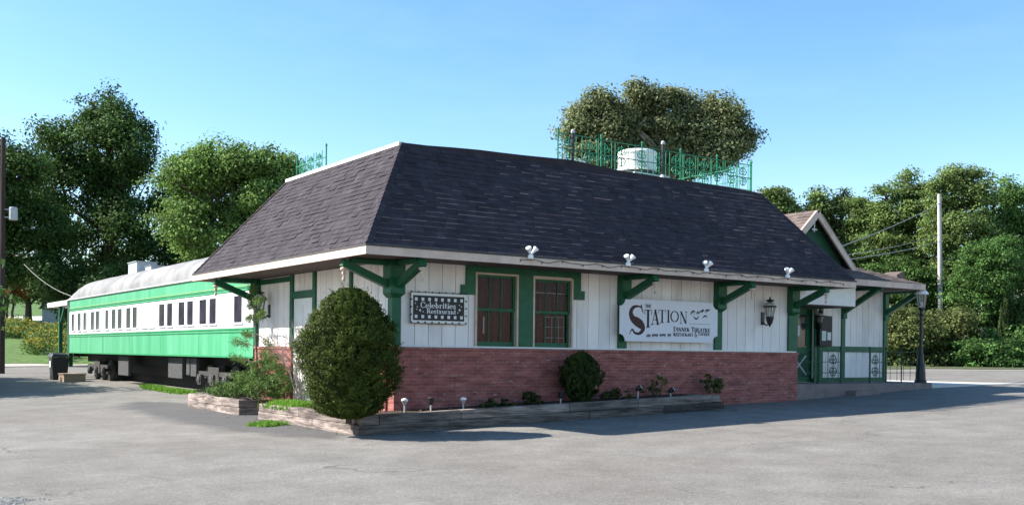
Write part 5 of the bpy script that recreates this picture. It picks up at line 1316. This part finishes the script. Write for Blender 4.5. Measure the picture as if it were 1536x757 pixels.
P = W2[k] + np.stack([r.standard_normal(n)*.25,r.standard_normal(n)*.25,.45+.35*r.random(n)],1)
o = leaves('goldenrod_weeds', M['leafyellow'], None, P, .14, None, .7+.6*r.random(n), seed=79); tag(o, 'yellow flowering weeds on the bank above the road', 'weeds', kind='stuff')
# tree standing outside the left of the frame; its shade falls across the road
for k_, (x, y, hc, r0, lab) in enumerate(((-7.4,29.0,3.4,2.5,'low dark tree by the lot, middle of the three left of the utility pole'),(-7.6,35.2,3.3,1.9,'low dark tree by the road nearest the utility pole'),(-7.9,23.5,3.5,2.5,'low dark tree by the lot farthest from the utility pole'))):
    z = float(gz(x,y)); t = thing('roadside_tree',(x,y,z),lab,'tree','roadside trees')
    bl = [(x+dx*r0,y+dy*r0,z+hc+h*r0,r0*.6,r0*.6,r0*.5) for dx,dy,h in ((0,0,.25),(.55,-.3,0),(-.5,.4,0),(.3,.6,-.05),(-.35,-.6,.05),(0,0,-.3),(.7,.3,-.2),(-.7,-.1,-.2))]
    b = MB(); b.tube([(x,y,z-.2),(x,y,z+hc*.6),(x,y,z+hc)],[.22,.16,.06],9); b.build('trunk', M['bark'], t)
    P,nn,tt = crown_pts(bl, 12000, .8, 60, 500+k_, .4); leaves('crown', M['leafdark'], t, P, .30, nn, tt, seed=500+k_)

# ------------------------------------------------------------------ light, sky, camera
SUNV = Vector((-1.04,.84,1.0)).normalized()
sun = bpy.data.lights.new('sun','SUN'); sun.energy = 5.0; sun.angle = math.radians(.55); sun.color = (1.0,.95,.87)
so = bpy.data.objects.new('sun', sun); COL.objects.link(so); so.rotation_euler = SUNV.to_track_quat('Z','Y').to_euler(); so.location = (-40,40,50)
w = bpy.data.worlds.new('World'); scene.world = w; w.use_nodes = True; nt = w.node_tree; bg = nt.nodes['Background']
sky = nt.nodes.new('ShaderNodeTexSky'); sky.sky_type = 'NISHITA'; sky.sun_disc = False
sky.sun_elevation = math.asin(SUNV.z); sky.sun_rotation = math.atan2(SUNV.x, SUNV.y)
sky.air_density = 1.0; sky.dust_density = .4; sky.ozone_density = 1.0; sky.altitude = 200
hs = nt.nodes.new('ShaderNodeHueSaturation'); hs.inputs['Saturation'].default_value = 1.25; hs.inputs['Hue'].default_value = .497; hs.inputs['Value'].default_value = 1.0
nt.links.new(sky.outputs[0], hs.inputs['Color']); nt.links.new(hs.outputs[0], bg.inputs['Color']); bg.inputs['Strength'].default_value = .108
tcw = nt.nodes.new('ShaderNodeTexCoord'); mpw = nt.nodes.new('ShaderNodeMapping'); mpw.inputs['Scale'].default_value = (3,3,11); nt.links.new(tcw.outputs['Generated'], mpw.inputs[0])
nw = nt.nodes.new('ShaderNodeTexNoise'); nw.inputs['Scale'].default_value = 1.6; nw.inputs['Detail'].default_value = 7; nw.inputs['Roughness'].default_value = .58; nt.links.new(mpw.outputs[0], nw.inputs['Vector'])
rw = nt.nodes.new('ShaderNodeMapRange'); rw.inputs[1].default_value = .50; rw.inputs[2].default_value = .78; rw.inputs[3].default_value = 0; rw.inputs[4].default_value = .05; nt.links.new(nw.outputs['Fac'], rw.inputs[0])
mw = nt.nodes.new('ShaderNodeMix'); mw.data_type = 'RGBA'; nt.links.new(rw.outputs[0], mw.inputs[0]); nt.links.new(hs.outputs[0], mw.inputs[6]); mw.inputs[7].default_value = (6.2,6.6,7.0,1)
nt.links.new(mw.outputs[2], bg.inputs['Color'])
cam = bpy.data.cameras.new('camera'); co = bpy.data.objects.new('camera', cam); COL.objects.link(co)
cam.sensor_width = 36; cam.sensor_fit = 'HORIZONTAL'; cam.lens = FPX/PW*36; cam.shift_y = SY/PW; cam.clip_end = 2000; cam.clip_start = .1
Mx = Matrix((CR, CU, -CF)).transposed().to_4x4(); Mx.translation = Vector(CAM); co.matrix_world = Mx
scene.camera = co
scene.view_settings.view_transform = 'Standard'; scene.view_settings.look = 'None'; scene.view_settings.gamma = 1
scene.view_settings.exposure = 1.22
scene.render.engine = 'CYCLES'
